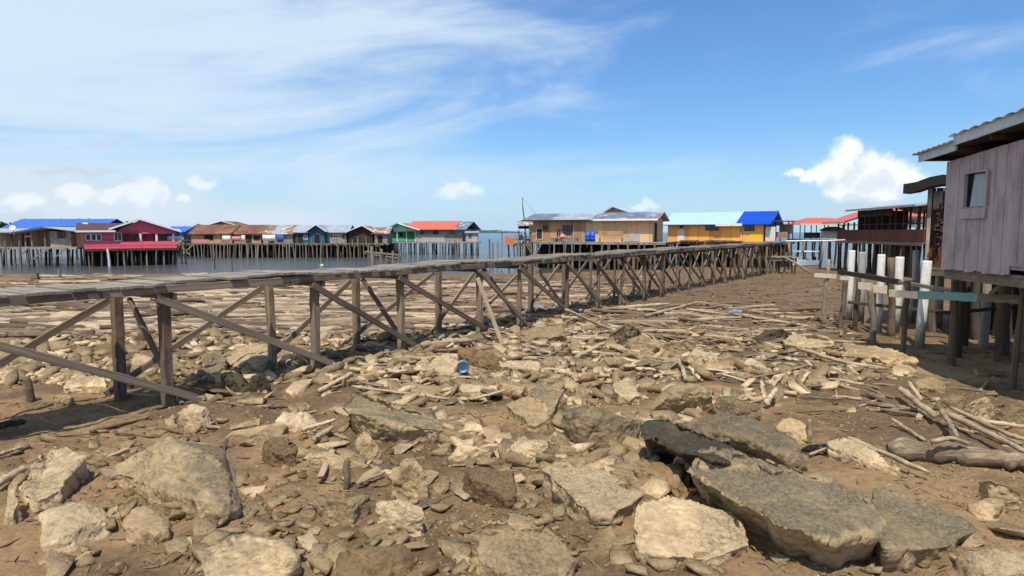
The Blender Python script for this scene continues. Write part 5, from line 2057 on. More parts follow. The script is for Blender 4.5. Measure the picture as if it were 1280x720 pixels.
# cloths hung along the row
for u0, u1, v0, v1, mt, lab in ((279, 289, 294.5, 301.5, "laundry_white", "white cloth hung on the second brown hut"), (291, 302, 295.5, 301.5, "laundry_pink", "dull red cloth hung beside the white cloth in the hut row"), (303, 307, 294, 302, "laundry_white", "narrow white cloth at the end of the hut laundry line"), (329, 345, 293.5, 301, "laundry_white", "wide pale sheet hung under the patched roof"), (347, 355, 293, 303, "laundry_blue", "bluish cloth hung right of the wide pale sheet")):
    Yc = Yr - .55
    a, b = xu(u0, Yc), xu(u1, Yc)
    zt, zb_ = zv(v0, Yc), zv(v1, Yc)
    m = MB()
    n = 10
    fr = [(a + (b - a) * k / n, .07 * math.sin(k * 1.9)) for k in range(n + 1)]
    for k in range(n):
        (xa, ya), (xb, yb) = fr[k], fr[k + 1]
        m.add([(xa, ya, zb_), (xb, yb, zb_ + .04 * math.sin(k)), (xb, yb, zt), (xa, ya, zt), (xa, ya + .02, zb_), (xb, yb + .02, zb_ + .04 * math.sin(k)), (xb, yb + .02, zt), (xa, ya + .02, zt)], [(0, 1, 2, 3), (7, 6, 5, 4), (0, 4, 5, 1), (3, 2, 6, 7)])
    base = Vector(((a + b) / 2, Yc, zb_))
    m.v = [(x - base.x, y, z - base.z) for x, y, z in m.v]
    c = m.build("laundry", mt, None, Matrix.Translation(base), True)
    tag(c, lab, "laundry")

# blue house and white tank seen between the pink house and the row
t, L, ze = hut("low hut with a bright blue roof behind the right end of the pink house", 206, 232, 289, 283, "grey_board", "blue_roof", Y=104)
window(t, 1.0, .8, .8, .7)
t = thing("water_tank", "white and blue tank beside the right end of the pink house", "tank", (xu(219, 78), 78, zv(300, 78)))
MB().lathe([(.75, 0), (.8, .1), (.8, 1.1), (.6, 1.3), (.15, 1.35)], n=18).build("body", "boat_white", t, None, True)
MB().lathe([(.82, .5), (.82, .95)], n=18).build("band", "barrel_blue", t)
deck(t, -1.2, 1.4, -1, 1.2)
stilts(t, -1, 1.2, (-.8, .8), .8, zb=WATER - MW[t.name].translation.z - .5)

# ---- green house with red roof --------------------------------------------------
Yg = 113
o, yaw, L = ends(521, Yg, 578, Yg - 2, 302)
t = thing("stilt_house", "grey-walled stilt house with orange-red roof and turquoise gabled porch", "house", o, yaw, "houses on stilts")
ze, zr = zv(286, Yg) - o.z, zv(276, Yg) - o.z
D = 8
wall_box(t, (0, 0, 0), (L, D, ze), "grey_board")
wall_box(t, (-.02, -.06, 0.0), (L * .62, -.003, ze * .52), "cement_board", "panel")
xa = xu(505, Yg) - o.x
roof_x(t, xa, L * .83, -.7, D + .5, ze - .1, ze - .1, D / 2, zr, "red_roof", .1)
m = MB()
prof_x(m, [(-.7, ze - .2), (D / 2, zr - .22), (D + .5, ze - .2), (D + .5, ze - .12), (D / 2, zr - .12), (-.7, ze - .12)], L * .83 + .003, L + .9)
m.build("roof", "slate_roof", t)
xL, xR = xu(480, Yg) - o.x, -.02
xm = (xL + xR) / 2 - .3
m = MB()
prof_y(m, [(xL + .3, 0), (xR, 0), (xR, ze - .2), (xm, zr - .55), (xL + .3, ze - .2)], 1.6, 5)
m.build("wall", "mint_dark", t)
m = MB()
prof_y(m, [(xL + .3, ze - .5), (xR, ze - .5), (xR, ze - .2), (xm, zr - .55), (xL + .3, ze - .2)], 0, .12)
m.build("gable", "mint_wall", t)
roof_y(t, xL - .3, ze - .35, xm, zr - .4, xR + .9, ze - .2, -.7, 6, "patch_roof", .1)
trim(t, (xL - .35, -.74, ze - .36), (xm, -.74, zr - .42), .06, .2, "mint_dark")
trim(t, (xm, -.74, zr - .42), (xR + .9, -.74, ze - .22), .06, .2, "white_trim")
for f in (.0, .33, .66, .98):
    x = xL + .4 + (xR - xL - .5) * f
    MB().box((x - .1, 0, 0), (x + .1, .12, ze - .502)).build("column", "mint_wall", t)
MB().box((xL + .3, .123, .1), (xR, .2, .55)).build("railing", "mint_dark", t)
for x, w_ in ((.6, 1.0), (3.0, 1.1), (6.2, 1.1)):
    window(t, x, 1.0 + .25, w_, .95, "grey_board", bar=.06)
window(t, xL + 1.2, .7, 1.4, 1.1, "yellow_bright", y=1.6)
deck(t, xL, L + .2, -.3, D)
stilts(t, xL + .3, L, (-.1, 2.5, 5), 1.0, ("pile_pale", "pile_wood"), .11, zb=WATER - o.z - .5)

# small shack on stilts right of it
o, yaw, L = ends(581, 108, 600, 108, 302)
t = thing("stilt_shack", "small whitish shack on thin stilts right of the turquoise-porched house", "shack", o, yaw)
ze = zv(290.5, 108) - o.z
wall_box(t, (.2, 0, 0), (L - .4, 2.6, ze), "cement_board")
roof_x(t, 0, L - .2, -.3, 2.9, ze - .02, ze + .12, 1.4, ze + .2, "zinc_roof")
window(t, .6, .6, .6, .6, "grey_board")
deck(t, -1.2, L, -.8, 2.6)
stilts(t, -1.1, L, (-.7, 1.5), .8, ("pile_wood", "pile_pale"), .08, zb=WATER - o.z - .5)

# ---- brown house ------------------------------------------------------------------
o, yaw, L = ends(661, 71, 815, 66, 302)
yaw_b = yaw
t = thing("stilt_house", "long brown plywood stilt house with grey and white patched roof", "house", o, yaw, "houses on stilts")
Yc = 68.5
ze, zr = zv(274.5, Yc) - o.z, zv(265.5, Yc) - o.z
D = 7.0
kx = L / 154.0
X = lambda u: (u - 661) * kx
m = MB()
prof_x(m, [(0, 0), (D, 0), (D, ze), (D / 2, zr - .15), (0, ze)], 0, X(735))
m.build("wall", "brown_wall", t)
m = MB()
prof_x(m, [(0.002, 0), (D, 0), (D, ze), (D / 2, zr - .15), (0.002, ze)], X(735) + .002, L)
m.build("wall", "ochre_wall", t)
roof_x(t, -.7, X(692), -.5, D + .5, ze - .05, ze - .05, D / 2, zr, "slate_roof", .1)
roof_x(t, X(692), X(742), -.5, D + .5, ze - .05, ze - .05, D / 2, zr, "zinc_roof", .1)
roof_x(t, X(742), L + .6, -.58, D + .5, ze - .02, ze - .05, D / 2, zr + .05, "slate_roof", .1)
trim(t, (X(745), -.62, ze - .06), (L + .6, -.62, ze - .06), .06, .2, "white_trim")
trim(t, (-.7, -.54, ze - .1), (X(745), -.54, ze - .1), .06, .16, "dark_timber")
trim(t, (L + .63, -.62, ze - .04), (L + .63, D / 2, zr + .02), .06, .16, "cement_board")
trim(t, (L + .63, D / 2, zr + .02), (L + .63, D + .5, ze - .08), .06, .16, "cement_board")
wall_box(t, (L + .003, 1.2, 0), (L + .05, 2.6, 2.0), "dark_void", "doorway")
wall_box(t, (X(705), -.05, .02), (X(717), -.003, 1.9), "grey_board", "panel")
door(t, X(720), .95, 1.95, "brown_wall", -.003, "cement_board")
window(t, X(705.5), .75, 1.05, 1.0, "dark_timber", y=-.05)
window(t, X(671), .2, .75, 1.25, "pale_plank", "foliage_dark", y=-.003, split=False)
window(t, X(679), 1.1, .7, .8, "brown_wall", y=-.003)
window(t, X(697), .5, .6, .9, "brown_wall", y=-.003)
wall_box(t, (X(783), -.1, .05), (X(800), -.03, .85), "cement_board", "panel")
trim(t, (X(745), -.03, 0), (X(745), -.03, ze - .1), .1, .08, "pale_plank", "batten")
deck(t, -.5, L + 1.6, -1.9, D, "grey_board")
stilts(t, -.3, L + 1.2, (-1.8,), 1.0, ("pile_wood", "pile_pale"), .10)
stilts(t, -.3, L + 1.2, (-.4, 1.2), .85, ("pile_wood", "dark_timber_pile", "dark_timber_pile"), .11)
shade_stilts(t, -.3, L + 1, (2.4, 3.4, 4.4, 5.4, 6.4, 7.6, 8.8), .5)
MB().box((-.3, D + .003, -.25), (L + 1, D + 3, -.01)).build("rear_floor", "beam_wood", t)


def on_brown(u, y, z=0.0):
    return MW[BR] @ Vector((X(u), y, z))


BR = t.name
for u, lab in ((739, "blue plastic drum on the porch of the brown house, left of two"), (744, "blue plastic drum on the porch of the brown house, right of two")):
    p = on_brown(u, -.6 if u < 742 else -.35)
    d_ = thing("barrel", lab, "barrel", p, yaw)
    MB().lathe([(.24, 0.0), (.29, .03), (.30, .3), (.315, .32), (.30, .34), (.30, .62), (.315, .64), (.30, .66), (.28, .95), (.2, 1.0)], n=18).build("body", "barrel_blue", d_, None, True)
    MB().lathe([(.06, 1.0), (.06, 1.04)], (.1, 0, 0), 10).build("cap", "white_plastic", d_)
p = on_brown(768, -1.0)
t = thing("wooden_bench", "tilted wooden bench frame with round end on the brown house porch", "bench", p, yaw)
MB().box((-1.3, -.25, .38), (1.3, .25, .45)).build("seat", "ply", t)
MB().box((-1.3, .2, .55), (1.3, .26, 1.15)).build("backrest", "ply", t)
for sx_ in (-1.2, 1.15):
    for sy_ in (-.2, .22):
        MB().box((sx_, sy_ - .04, -.002), (sx_ + .08, sy_ + .04, .38)).build("leg", "ply", t)
p = on_brown(712, -1.1)
t = thing("wooden_table", "low dark table with heaped goods before the brown house door", "table", p, yaw)
MB().box((-1.5, -.4, .28), (1.5, .4, .36)).build("top", "beam_wood", t)
for sx_ in (-1.4, 1.3):
    for sy_ in (-.35, .3):
        MB().box((sx_, sy_, 0), (sx_ + .08, sy_ + .06, .28)).build("leg", "beam_wood", t)
for k, (u, mt, lab) in enumerate(((705, "laundry_white", "white bundle heaped by the window of the brown house"), (708.5, "laundry_pink", "reddish bundle heaped between pale ones by the brown house"), (712, "orange_tarp", "orange bundle on the low table by the brown house"), (702.5, "laundry_blue", "small blue bundle at the left of the goods by the brown house"))):
    p = on_brown(u, -1.0, .36 if u > 705.5 else 0)
    m = MB()
    s = rnd.uniform(.22, .36)
    prof = [(s * .8, 0), (s, s * .4), (s * .8, s * .95), (s * .3, s * 1.25)]
    m.lathe(prof, n=10)
    m.v = [(x * rnd.uniform(.85, 1.2), y * rnd.uniform(.85, 1.2), z * (rnd.uniform(.9, 1.15) if z > 0 else 1)) for x, y, z in m.v]
    tag(m.build("bundle", mt, None, Matrix.Translation(p)), lab, "bundle")

# aqua roof behind the brown house
o, yaw, L = ends(752, 83, 812, 80, 300)
t = thing("stilt_house", "house with pale aqua roof peeking over the brown house", "house", o, yaw_b, "houses on stilts")
ze, zr = zv(268, 83) - o.z, zv(258.5, 83) - o.z
wx = xu(786, 83) - o.x
m = MB()
prof_y(m, [(0, 0), (wx * 2 * .5, 0), (wx, ze), (wx * .42, zr - .15), (0, ze)], 0, 8)
m.build("wall", "ochre_wall", t)
roof_y(t, -.4, ze - .1, wx * .42, zr, wx + 1.6, ze - .35, -.5, 8.5, "aqua_roof", .1)
trim(t, (-.4, -.53, ze - .1), (wx * .42, -.53, zr), .06, .2, "fascia_grey")
stilts(t, .3, wx, (.5, 4), 1.5)

# antenna pole and cluttered platform left of the brown house
p = Vector((xu(658, 69), 69, gz(xu(658, 69), 69)))
top = Vector((xu(653, 69), 69, zv(247, 69)))
m = MB()
q = top - p
m.tube([Vector((0, 0, -.3)), q * .3 + Vector((.1, 0, 0)), q * .62 + Vector((.12, 0, 0)), q * .85 + Vector((-.02, 0, 0)), q], [.09, .08, .07, .06, .035], 8)
t = thing("antenna_pole", "tall crooked pole rising at the left end of the brown house", "pole", p)
m.build("mast", "pile_wood", t, None, True)
MB().tube([q * .99, q * .99 + Vector((.5, .1, -.55)), q * .8 + Vector((1.4, .6, -.3))], .012, 5).build("wire", "black_plastic", t)

Yp = 67
o = Vector((xu(634, Yp), Yp, zv(304.5, Yp)))
t = thing("fishing_platform", "cluttered bamboo platform with makeshift roof left of the brown house", "platform", o)
X = lambda u: xu(u, Yp) - o.x
Z = lambda v: zv(v, Yp) - o.z
deck(t, X(634), X(664), 0, 3, "beam_wood")
m = MB()
for k in range(9):
    a = X(622) + (X(664) - X(622)) * k / 9
    m.box((a, rnd.uniform(-.5, -.3), Z(289.5) + rnd.uniform(-.05, .05)), (a + .36, 3 + rnd.uniform(-.3, .3), Z(289) + rnd.uniform(0, .06)))
m.build("roof", "zinc_roof", t)
roof_x(t, X(647), X(666), -.6, 2.6, Z(281), Z(280), 1, Z(276.5), "patch_roof")
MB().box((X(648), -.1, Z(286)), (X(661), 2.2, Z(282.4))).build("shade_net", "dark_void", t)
for u, a, b in ((627.5, 326, 289), (648, 330, 288), (656, 328, 290), (663, 326, 290), (667, 324, 300), (672, 324, 302)):
    pile("pole", X(u), -.2, gz(o.x + X(u), o.y) - o.z - .3, Z(b), .09, "pile_pale", t, .03)
stilts(t, X(634), X(662), (.3, 2.5), .9, zb=gz(o.x, o.y) - o.z - .3)
for a, b in (((667, 322), (676, 305)), ((654, 300), (664, 316))):
    beam("brace", (X(a[0]), -.3, Z(a[1])), (X(b[0]), -.3, Z(b[1])), .07, .1, "pile_pale", t)


def leafy(name, label, cat, p, s, n, mat="foliage", pot=None, zmin=.1):
    t = thing(name, label, cat, p)
    if pot:
        MB().lathe([(s * .22, 0), (s * .3, s * .4)], n=14).build("pot", pot, t, None, True)
    m = MB()
    for k in range(n):
        a, e = rnd.uniform(0, 6.28), rnd.uniform(.1, 1.4)
        r = s * rnd.uniform(.3, 1.0)
        q = Vector((math.cos(a) * math.cos(e), math.sin(a) * math.cos(e), math.sin(e))) * r + Vector((0, 0, s * .4))
        w = s * .16
        d1 = Vector((rnd.gauss(0, 1), rnd.gauss(0, 1), rnd.gauss(0, .5))).normalized() * w
        d2 = Vector((rnd.gauss(0, 1), rnd.gauss(0, 1), rnd.gauss(0, .5))).normalized() * w * .5
        m.add([q - d1, q - d2, q + d1, q + d2], [(0, 1, 2, 3)])
    m.build("leaves", mat, t)
    m = MB()
    for k in range(5):
        a = rnd.uniform(0, 6.28)
        m.tube([(0, 0, .05), (math.cos(a) * s * .3, math.sin(a) * s * .3, s * .8)], s * .03, 5)
    m.build("stem", "pile_wood", t)
    return t


P0 = MW[t.name].translation
leafy("potted_plant", "green potted plant on the edge of the cluttered bamboo platform", "plant", P0 + Vector((X(651), -.35 + .5, 0)), .8, 120, "foliage", "white_plastic")
leafy("potted_plant", "smaller potted plant right of the other on the bamboo platform", "plant", P0 + Vector((X(660), .3, 0)), .6, 90, "foliage_dark", "white_plastic")
m = MB()
n = 8
for k in range(n):
    xa, xb = X(631) + 1.0 * k / n, X(631) + 1.0 * (k + 1) / n
    za, zb_ = .35 + .12 * math.sin(k * .9), .35 + .12 * math.sin((k + 1) * .9)
    m.add([(xa, -.45, za - .5), (xb, -.45, zb_ - .5), (xb, -.4, zb_ + .35), (xa, -.4, za + .35), (xa, -.42, za - .5), (xb, -.42, zb_ - .5), (xb, -.37, zb_ + .35), (xa, -.37, za + .35)], [(0, 1, 2, 3), (7, 6, 5, 4), (3, 2, 6, 7), (0, 4, 5, 1)])
tag(m.build("tarpaulin", "orange_tarp", None, Matrix.Translation(P0)), "orange cloth hanging from the left end of the bamboo platform", "tarpaulin")
for u, v0, v1, lab in ((612, 299, 322, "grey"), (616, 303, 324, "dark"), (622, 301, 323, "pale")):
    b = Vector((xu(u, 72), 72, -1.0))
    tag(pile("mooring_post", b.x, b.y, b.z, zv(v0, 72), .1, "pile_pale"), "%s mooring post in the water left of the bamboo platform" % lab, "post")

# ---- yellow house ------------------------------------------------------------------
o, yaw, L = ends(834, 75, 953, 69.5, 302)
t = thing("stilt_house", "orange-yellow stilt house with half aqua, half deep blue roof", "house", o, yaw, "houses on stilts")
Yc = 72
ze, zr = zv(280, Yc) - o.z, zv(263.8, Yc) - o.z
D = 7.5
kx = L / 119.0
X = lambda u: (u - 834) * kx
m = MB()
prof_x(m, [(0, 0), (D, 0), (D, ze), (D / 2, zr - .18), (0, ze)], 0, L - .004)
m.build("wall", "yellow_wall", t)
m = MB()
prof_x(m, [(.3, 0), (D - .3, 0), (D - .3, ze), (D / 2, zr - .35), (.3, ze)], L - .002, L + .05)
m.build("wall", "maroon", t)
roof_x(t, -.6, X(921), -.5, D + .5, ze - .05, ze - .05, D / 2, zr - .03, "aqua_roof", .1)
roof_x(t, X(921), L + .8, -.5, D + .5, ze - .02, ze - .05, D / 2, zr, "deep_blue_roof", .1)
trim(t, (-.6, -.54, ze - .1), (X(897), -.54, ze - .1), .06, .1, "dark_timber")
trim(t, (X(897), -.54, ze - .1), (X(929), -.54, ze - .1), .06, .3, "white_trim")
trim(t, (L + .83, -.55, ze - .05), (L + .83, D / 2, zr - .04), .06, .22, "deep_blue_roof")
trim(t, (L + .83, D / 2, zr - .04), (L + .83, D + .5, ze - .1), .06, .22, "deep_blue_roof")
window(t, X(883), 1.25, 1.45, .75, "dark_timber")
window(t, X(931), 1.2, 1.0, .75, "dark_timber")
window(t, X(925), 1.1, .5, .9, "cement_board", "curtain_pane", split=False)
door(t, X(847), .8, 1.4, "plaster_white", 0, None)
window(t, X(850), 1.55, .35, .5, "dark_timber", split=False)
wall_box(t, (X(937), -.03, .02), (X(952), -.003, 1.0), "yellow_bright", "panel")
for y_, w_ in ((1.2, .9), (3.0, .9), (5.0, .9)):
    window(t, y_, 1.2, w_, .9, "cement_board", y=L + .05, side="x")
MB().box((L + .06, .4, 2.2), (L + 1.4, 4, 2.28)).build("awning", "deep_blue_roof", t)
MB().box((L + .2, .1, .1), (L + 1.2, .2, 1.65)).build("screen", "plaster_white", t)
deck(t, -.4, L + 1.6, -2.0, D, "beam_wood")
stilts(t, -.2, L + 1.4, (-1.9,), .9, ("pile_wood", "pile_pale"), .10)
stilts(t, -.2, L + 1.4, (-.2, 1.8), .8, ("pile_wood", "dark_timber_pile", "dark_timber_pile"), .11)
shade_stilts(t, -.2, L + 1.4, (3, 4, 5, 6, 7, 8, 9), .5)
MB().box((-.3, D + .003, -.25), (L + 1, D + 3, -.01)).build("rear_floor", "beam_wood", t)
m = MB()
for k in range(7):
    m.box((X(858) + k * .95, -2.4 + rnd.uniform(-.15, .1), .02), (X(858) + k * .95 + rnd.uniform(.7, 1.1), -1.2, rnd.uniform(.08, .2)))
p = MW[t.name]
yl = t.name
tag(m.build("timber_stack", "beam_wood", None, p), "stack of dark boards lying on the deck before the yellow house", "timber")
m = MB().box((X(897), -2.45, .21), (X(914), -1.9, .27))
tag(m.build("loose_board", "pale_plank", None, p), "pale loose board on the dark boards before the yellow house", "board")
# little lean-to beyond its right end
o = MW[yl] @ Vector((L + 1.0, 2.6, 0))
t = thing("lean_to_shed", "small open lean-to with flat dark roof at the right end of the yellow house", "shed", o, yaw)
ze = zv(276.5, 68) - o.z
MB().box((-.3, -1, ze), (1.7, 2.6, ze + .09)).build("roof", "slate_roof", t)
for x, y in ((-.1, -.8), (1.2, -.8), (-.1, 2.4), (1.2, 2.4)):
    MB().box((x, y, -.1), (x + .1, y + .1, ze - .003)).build("column", "dark_timber", t)
MB().box((-.15, 2.2, .9), (1.2, 2.3, ze - .3)).build("wall", "cement_board", t)
MB().box((-.02, -.75, .45), (1.15, -.65, 1.1)).build("parapet", "ply", t)
deck(t, .62, 1.5, -1, 2.6, "beam_wood")
stilts(t, .7, 1.4, (-.8, 1, 2.4), .8, ("pile_pale", "pile_wood"), .09)

# ---- landing at the end of the walkway ----------------------------------------------------
Ye = 57
o = Vector((xu(968, Ye), Ye, 0.0))
o.z = zv(322, Ye)
t = thing("landing_stage", "low pole landing stage at the far end of the walkway", "landing", o)
deck(t, -1.6, 1.4, -1, 1.2, "pile_pale")
for k in range(9):
    x = -1.6 + 3.2 * k / 8
    pile("pole", x, -.9 + rnd.uniform(-.2, .5), gz(o.x, o.y) - o.z - .3, zv(rnd.uniform(303, 318), Ye) - o.z, .085, rnd.choice(("pile_pale", "pile_wood")), t, .08)
beam("rail", (-1.7, -1.05, .12), (1.5, -1.05, .15), .1, .12, "pile_pale", t)
Yw = 58
o = Vector((xu(985, Yw), Yw, gz(xu(985, Yw), Yw)))
t = thing("pole_railing", "white-painted horizontal pole on crooked posts between yellow house and red-roofed restaurant", "railing", o)
pts = [Vector((xu(u, Yw) - o.x, 0, zv(v, Yw) - o.z)) for u, v in ((981, 301.5), (1008, 301), (1032, 301.2), (1055, 300))]
MB().tube(pts, .085, 8).build("rail", "pvc_white", t, None, True)
for uv in (((985, 303), (987, 315), (986, 337)), ((1031, 302), (1028, 315), (1025, 336)), ((1003, 303), (1003, 312), (1003, 316))):
    MB().tube([Vector((xu(u, Yw) - o.x, 0, zv(v, Yw) - o.z)) for u, v in uv], [.08, .09, .1], 8).build("post", "pile_pale", t, None, True)
a = Vector((xu(978, 56), 56, zv(321, 56)))
b = Vector((xu(1016, 54), 54, gz(xu(1016, 54), 54) + .1))
m = MB().tube([Vector(), (b - a) * .4 + Vector((0, 0, .12)), b - a], [.09, .09, .08], 8)
tag(m.build("slanting_pole", "pile_pale", None, Matrix.Translation(a), True), "pale pole slanting from the landing stage down to the mud", "pole")

# ================================================================== the red-roofed restaurant on the right
def long_house():
    A = Vector((xu(1045, 64), 64, 0))
    B = Vector((xu(1153, 48), 48, 0))
    yaw = math.atan2(B.y - A.y, B.x - A.x)
    L = (B - A).length
    o = Vector((A.x, A.y, 2.4))
    t = thing("stilt_restaurant", "long dark open-sided stilt restaurant with brown parapet and pale roof edge", "restaurant", o, yaw)

    def S(u):
        k = (u - 640) / FPX
        s = (k * A.y - A.x) / ((B.x - A.x) - k * (B.y - A.y))
        return s * L
    D = 4.6
    ze = 2.75
    xr = S(1069)
    for y0, y1 in ((0, .1), (D - .1, D)):
        MB().box((0, y0, 0), (L, y1, 1.0)).build("parapet", "maroon", t)
        if y0 == 0:
            MB().box((xr + .004, y0 + .02, 2.15), (S(1112), y1 - .02, ze)).build("panel", "dark_timber", t)
        x = .05
        k = 0
        while x < L:
            top = ze if x > xr else 1.7
            MB().box((x, y0 - .01, 1.003), (x + .11, y1 + .02, top)).build("column", "dark_timber", t)
            x += .95 if k % 2 else 1.35
            k += 1
    MB().box((0, 0.02, 1.42), (L, .08, 1.5)).build("rail", "dark_timber", t)
    MB().box((xr - .1, .12, 1.0), (xr, D - .12, ze)).build("partition", "dark_timber", t)
    MB().box((L - .1, .12, 1.0), (L, D - .12, ze)).build("partition", "maroon", t)
    deck(t, 0, L, -.1, D, "beam_wood")
    roof_x(t, xr - .3, L + .5, -.9, D + .6, ze + .05, ze - .2, D * .62, ze + .5, "zinc_roof", .1)
    trim(t, (xr - .3, -.94, ze + .02), (L + .5, -.94, ze + .02), .05, .16, "cement_board")
    roof_x(t, -1.2, xr - .35, -1.0, D + .5, 1.75, 1.75, D * .45, 2.75, "red_roof", .1)
    trim(t, (-1.2, -1.04, 1.7), (xr - .35, -1.04, 1.7), .05, .18, "pale_plank")
    # tables seen under the far part, and the inner red roof behind the open bays
    for k in range(3):
        tb = MB()
        x = S(1098) + k * 2.2
        tb.box((x, 2, .7), (x + 1.2, 2.8, .75))
        tb.box((x + .5, 2.3, 0), (x + .7, 2.5, .7))
        tag(tb.build("dining_table", "dark_timber", None, MW[t.name].copy()), "dark dining table inside the open-sided restaurant", "table", "tables inside the restaurant")
    stilts(t, .2, L - .2, (.1, 1.6, 3.2, 4.8, 6.3), .85, ("pile_wood", "dark_timber_pile", "pile_wood"), .11, -.1, .05, .25, zb=-3.2)
    # further red roof seen through the open bays
    o2 = Vector((xu(1104, 76), 76, zv(284, 76)))
    t2 = thing("stilt_house", "red-roofed house seen through the open bays of the dark restaurant", "house", o2, R(-20), "houses on stilts")
    MB().box((0, 0, 0), (8, 5, 1.2)).build("wall", "plaster_white", t2)
    roof_x(t2, -.5, 8.5, -.6, 5.5, 1.25, 1.25, 2.5, 2.3, "red_roof", .1)
    for k in range(4):
        window(t2, .7 + k * 1.9, .2, 1.0, .8, "white_trim")
    stilts(t2, .3, 7.7, (.3, 4), 1.6, zb=-5.5)


long_house()

Yp = 80
o = Vector((xu(1004, Yp), Yp, zv(299, Yp)))
t = thing("stilt_pavilion", "open stilt pavilion with orange-red hipped roof left of the dark restaurant", "pavilion", o, R(-6))
L = xu(1050, Yp) - o.x
ze, zr = zv(280, Yp) - o.z, zv(272.5, Yp + 3) - o.z
D = 6
m = MB()
e = .8
P = [(-e, -e, ze), (L + e, -e, ze), (L + e, D + e, ze), (-e, D + e, ze), (1.3, D / 2, zr), (L - .3, D / 2, zr)]
m.add(P, [(0, 1, 5, 4), (1, 2, 5), (2, 3, 4, 5), (3, 0, 4), (3, 2, 1, 0)])
m.build("roof", "red_roof", t)
trim(t, (-e, -e - .03, ze - .05), (L + e, -e - .03, ze - .05), .05, .2, "pale_plank")
for x in (0, 1.4, 2.8, L - .1):
    for y in (0, D - .1):
        MB().box((x, y, 0), (x + .1, y + .1, ze - .002)).build("column", "cement_board" if x < 2 else "dark_timber", t)
MB().box((-.02, -.05, .15), (1.9, .06, .85)).build("railing", "dark_timber", t)
MB().box((2.0, -.06, 0), (L, .05, 1.1)).build("railing", "cement_board", t)
m = MB()
n = 10
prof = [(2.2 + 2.6 * k / n, ze - .75 + .42 * math.sin(math.pi * k / n)) for k in range(n + 1)]
prof_y(m, [(2.2, ze - .85)] + [(4.8, ze - .85)] + [(x, z) for x, z in prof[::-1]], -.5, 1.2)
m.build("awning", "dark_timber", t)
deck(t, -.2, L, -.3, D, "beam_wood")
stilts(t, 0, L, (-.1, 2.5, 5), 1.0, ("pile_wood", "dark_timber_pile"), .1, zb=-3.2)

# ---- boat ---------------------------------------------------------------------------------
Yb = 75
o = Vector((xu(1001, Yb), Yb, WATER))
t = thing("motor_boat", "white motor boat with canopy moored near the red-roofed pavilion", "boat", o, R(205))
rings = []
for k in range(9):
    s = k / 8
    hw = .85 * (1 - max(0, s - .45) ** 2 * 3.2) * (.9 if k == 0 else 1)
    hw = max(hw, .04)
    x = -2.2 + 4.6 * s
    zt = .62 + .4 * s * s
    rings.append([(x, -hw, zt), (x, -hw * .82, .05), (x, 0, -.22 + .25 * s), (x, hw * .82, .05), (x, hw, zt), (x, hw * .86, zt - .02), (x, hw * .7, .2 + .1 * s), (x, 0, .12 + .1 * s), (x, -hw * .7, .2 + .1 * s), (x, -hw * .86, zt - .02)])
vs = [p for r_ in rings for p in r_]
fs = []
for k in range(8):
    for j in range(10):
        q = (j + 1) % 10
        fs.append((k * 10 + j, (k + 1) * 10 + j, (k + 1) * 10 + q, k * 10 + q))
fs += [tuple(range(10)), tuple(range(89, 79, -1))]
MB().add(vs, fs).build("hull", "boat_white", t)
MB().box((-1.9, -.95, 1.62), (1.0, .95, 1.7)).build("canopy", "boat_white", t)
for x, y in ((-1.7, -.75), (-1.7, .75), (.8, -.7), (.8, .7)):
    MB().tube([(x, y, .5), (x, y * 1.1, 1.62)], .035, 6).build("canopy_post", "boat_white", t)
MB().box((-.6, -.55, .3), (0, .55, .8)).build("seat", "boat_red", t)
MB().box((-2.55, -.18, .1), (-2.22, .18, 1.0)).build("outboard_motor", "black_plastic", t)
MB().box((1.0, -.5, .55), (1.6, .5, 1.0)).build("console", "boat_white", t)

# ================================================================== near house on the right
m_paint("near_wall", (0.40, 0.325, 0.34), 0.45, 0.8)
A = Vector((10.45, 15.6, 2.32))
Bv = Vector((10.25, 12.8, 2.32))
yaw = math.atan2(Bv.y - A.y, Bv.x - A.x)         # local x runs along the wall towards the camera
t = thing("stilt_house", "mauve board-walled stilt house with grey fascia and zinc roof at the right edge", "house", A, yaw, "houses on stilts")
NH = t.name
INV = MW[NH].inverted()


def S(u):
    k = (u - 640) / FPX
    a, b = A, Bv
    s = (k * a.y - a.x) / ((b.x - a.x) - k * (b.y - a.y))
    return s * (b - a).length


def ZW(u, v):
    p = MW[NH] @ Vector((S(u), 0, 0))
    return zv(v, p.y) - A.z


L, D = 7.4, 7.0
OV = -.34


def SO(u):
    a, b = MW[NH] @ Vector((0, OV, 0)), MW[NH] @ Vector((3, OV, 0))
    k = (u - 640) / FPX
    s = (k * a.y - a.x) / ((b.x - a.x) - k * (b.y - a.y))
    return s * 3


def ZO(u, v):
    p = MW[NH] @ Vector((SO(u), OV, 0))
    return zv(v, p.y) - A.z


slope = (ZO(1280, 147) - ZO(1141, 195)) / (SO(1280) - SO(1141))
rz0 = ZO(1141, 195) - slope * SO(1141) - .17
wt = lambda x: rz0 - .12 + slope * x            # top of the wall
wx0, wx1 = S(1201), S(1227)
wz0, wz1 = ZW(1214, 259), ZW(1214, 217)
m = MB()
x = 0.0
while x < L:
    w_ = min(rnd.choice((.13, .15, .17, .2)), L - x)
    dy_ = rnd.uniform(0, .014)
    zb_ = rnd.uniform(-.04, .02) + (.18 if 2.3 < x < 2.75 else 0)
    segs = [(zb_, wt(x))]
    if x + w_ > wx0 and x < wx1:
        segs = [(zb_, wz0), (wz1, wt(x))]
    for a, b in segs:
        m.box((x + .003, dy_, a), (x + w_ - .003, .03 + dy_, b))
    x += w_
m.box((0.05, .045, .1), (wx0 - .02, .06, wt(0) - .1))
m.box((wx1 + .02, .045, .1), (L - .05, .06, wt(0) - .1))
m.build("wall", "near_wall", t)
m = MB()                                   # far end wall and back, so the room is closed
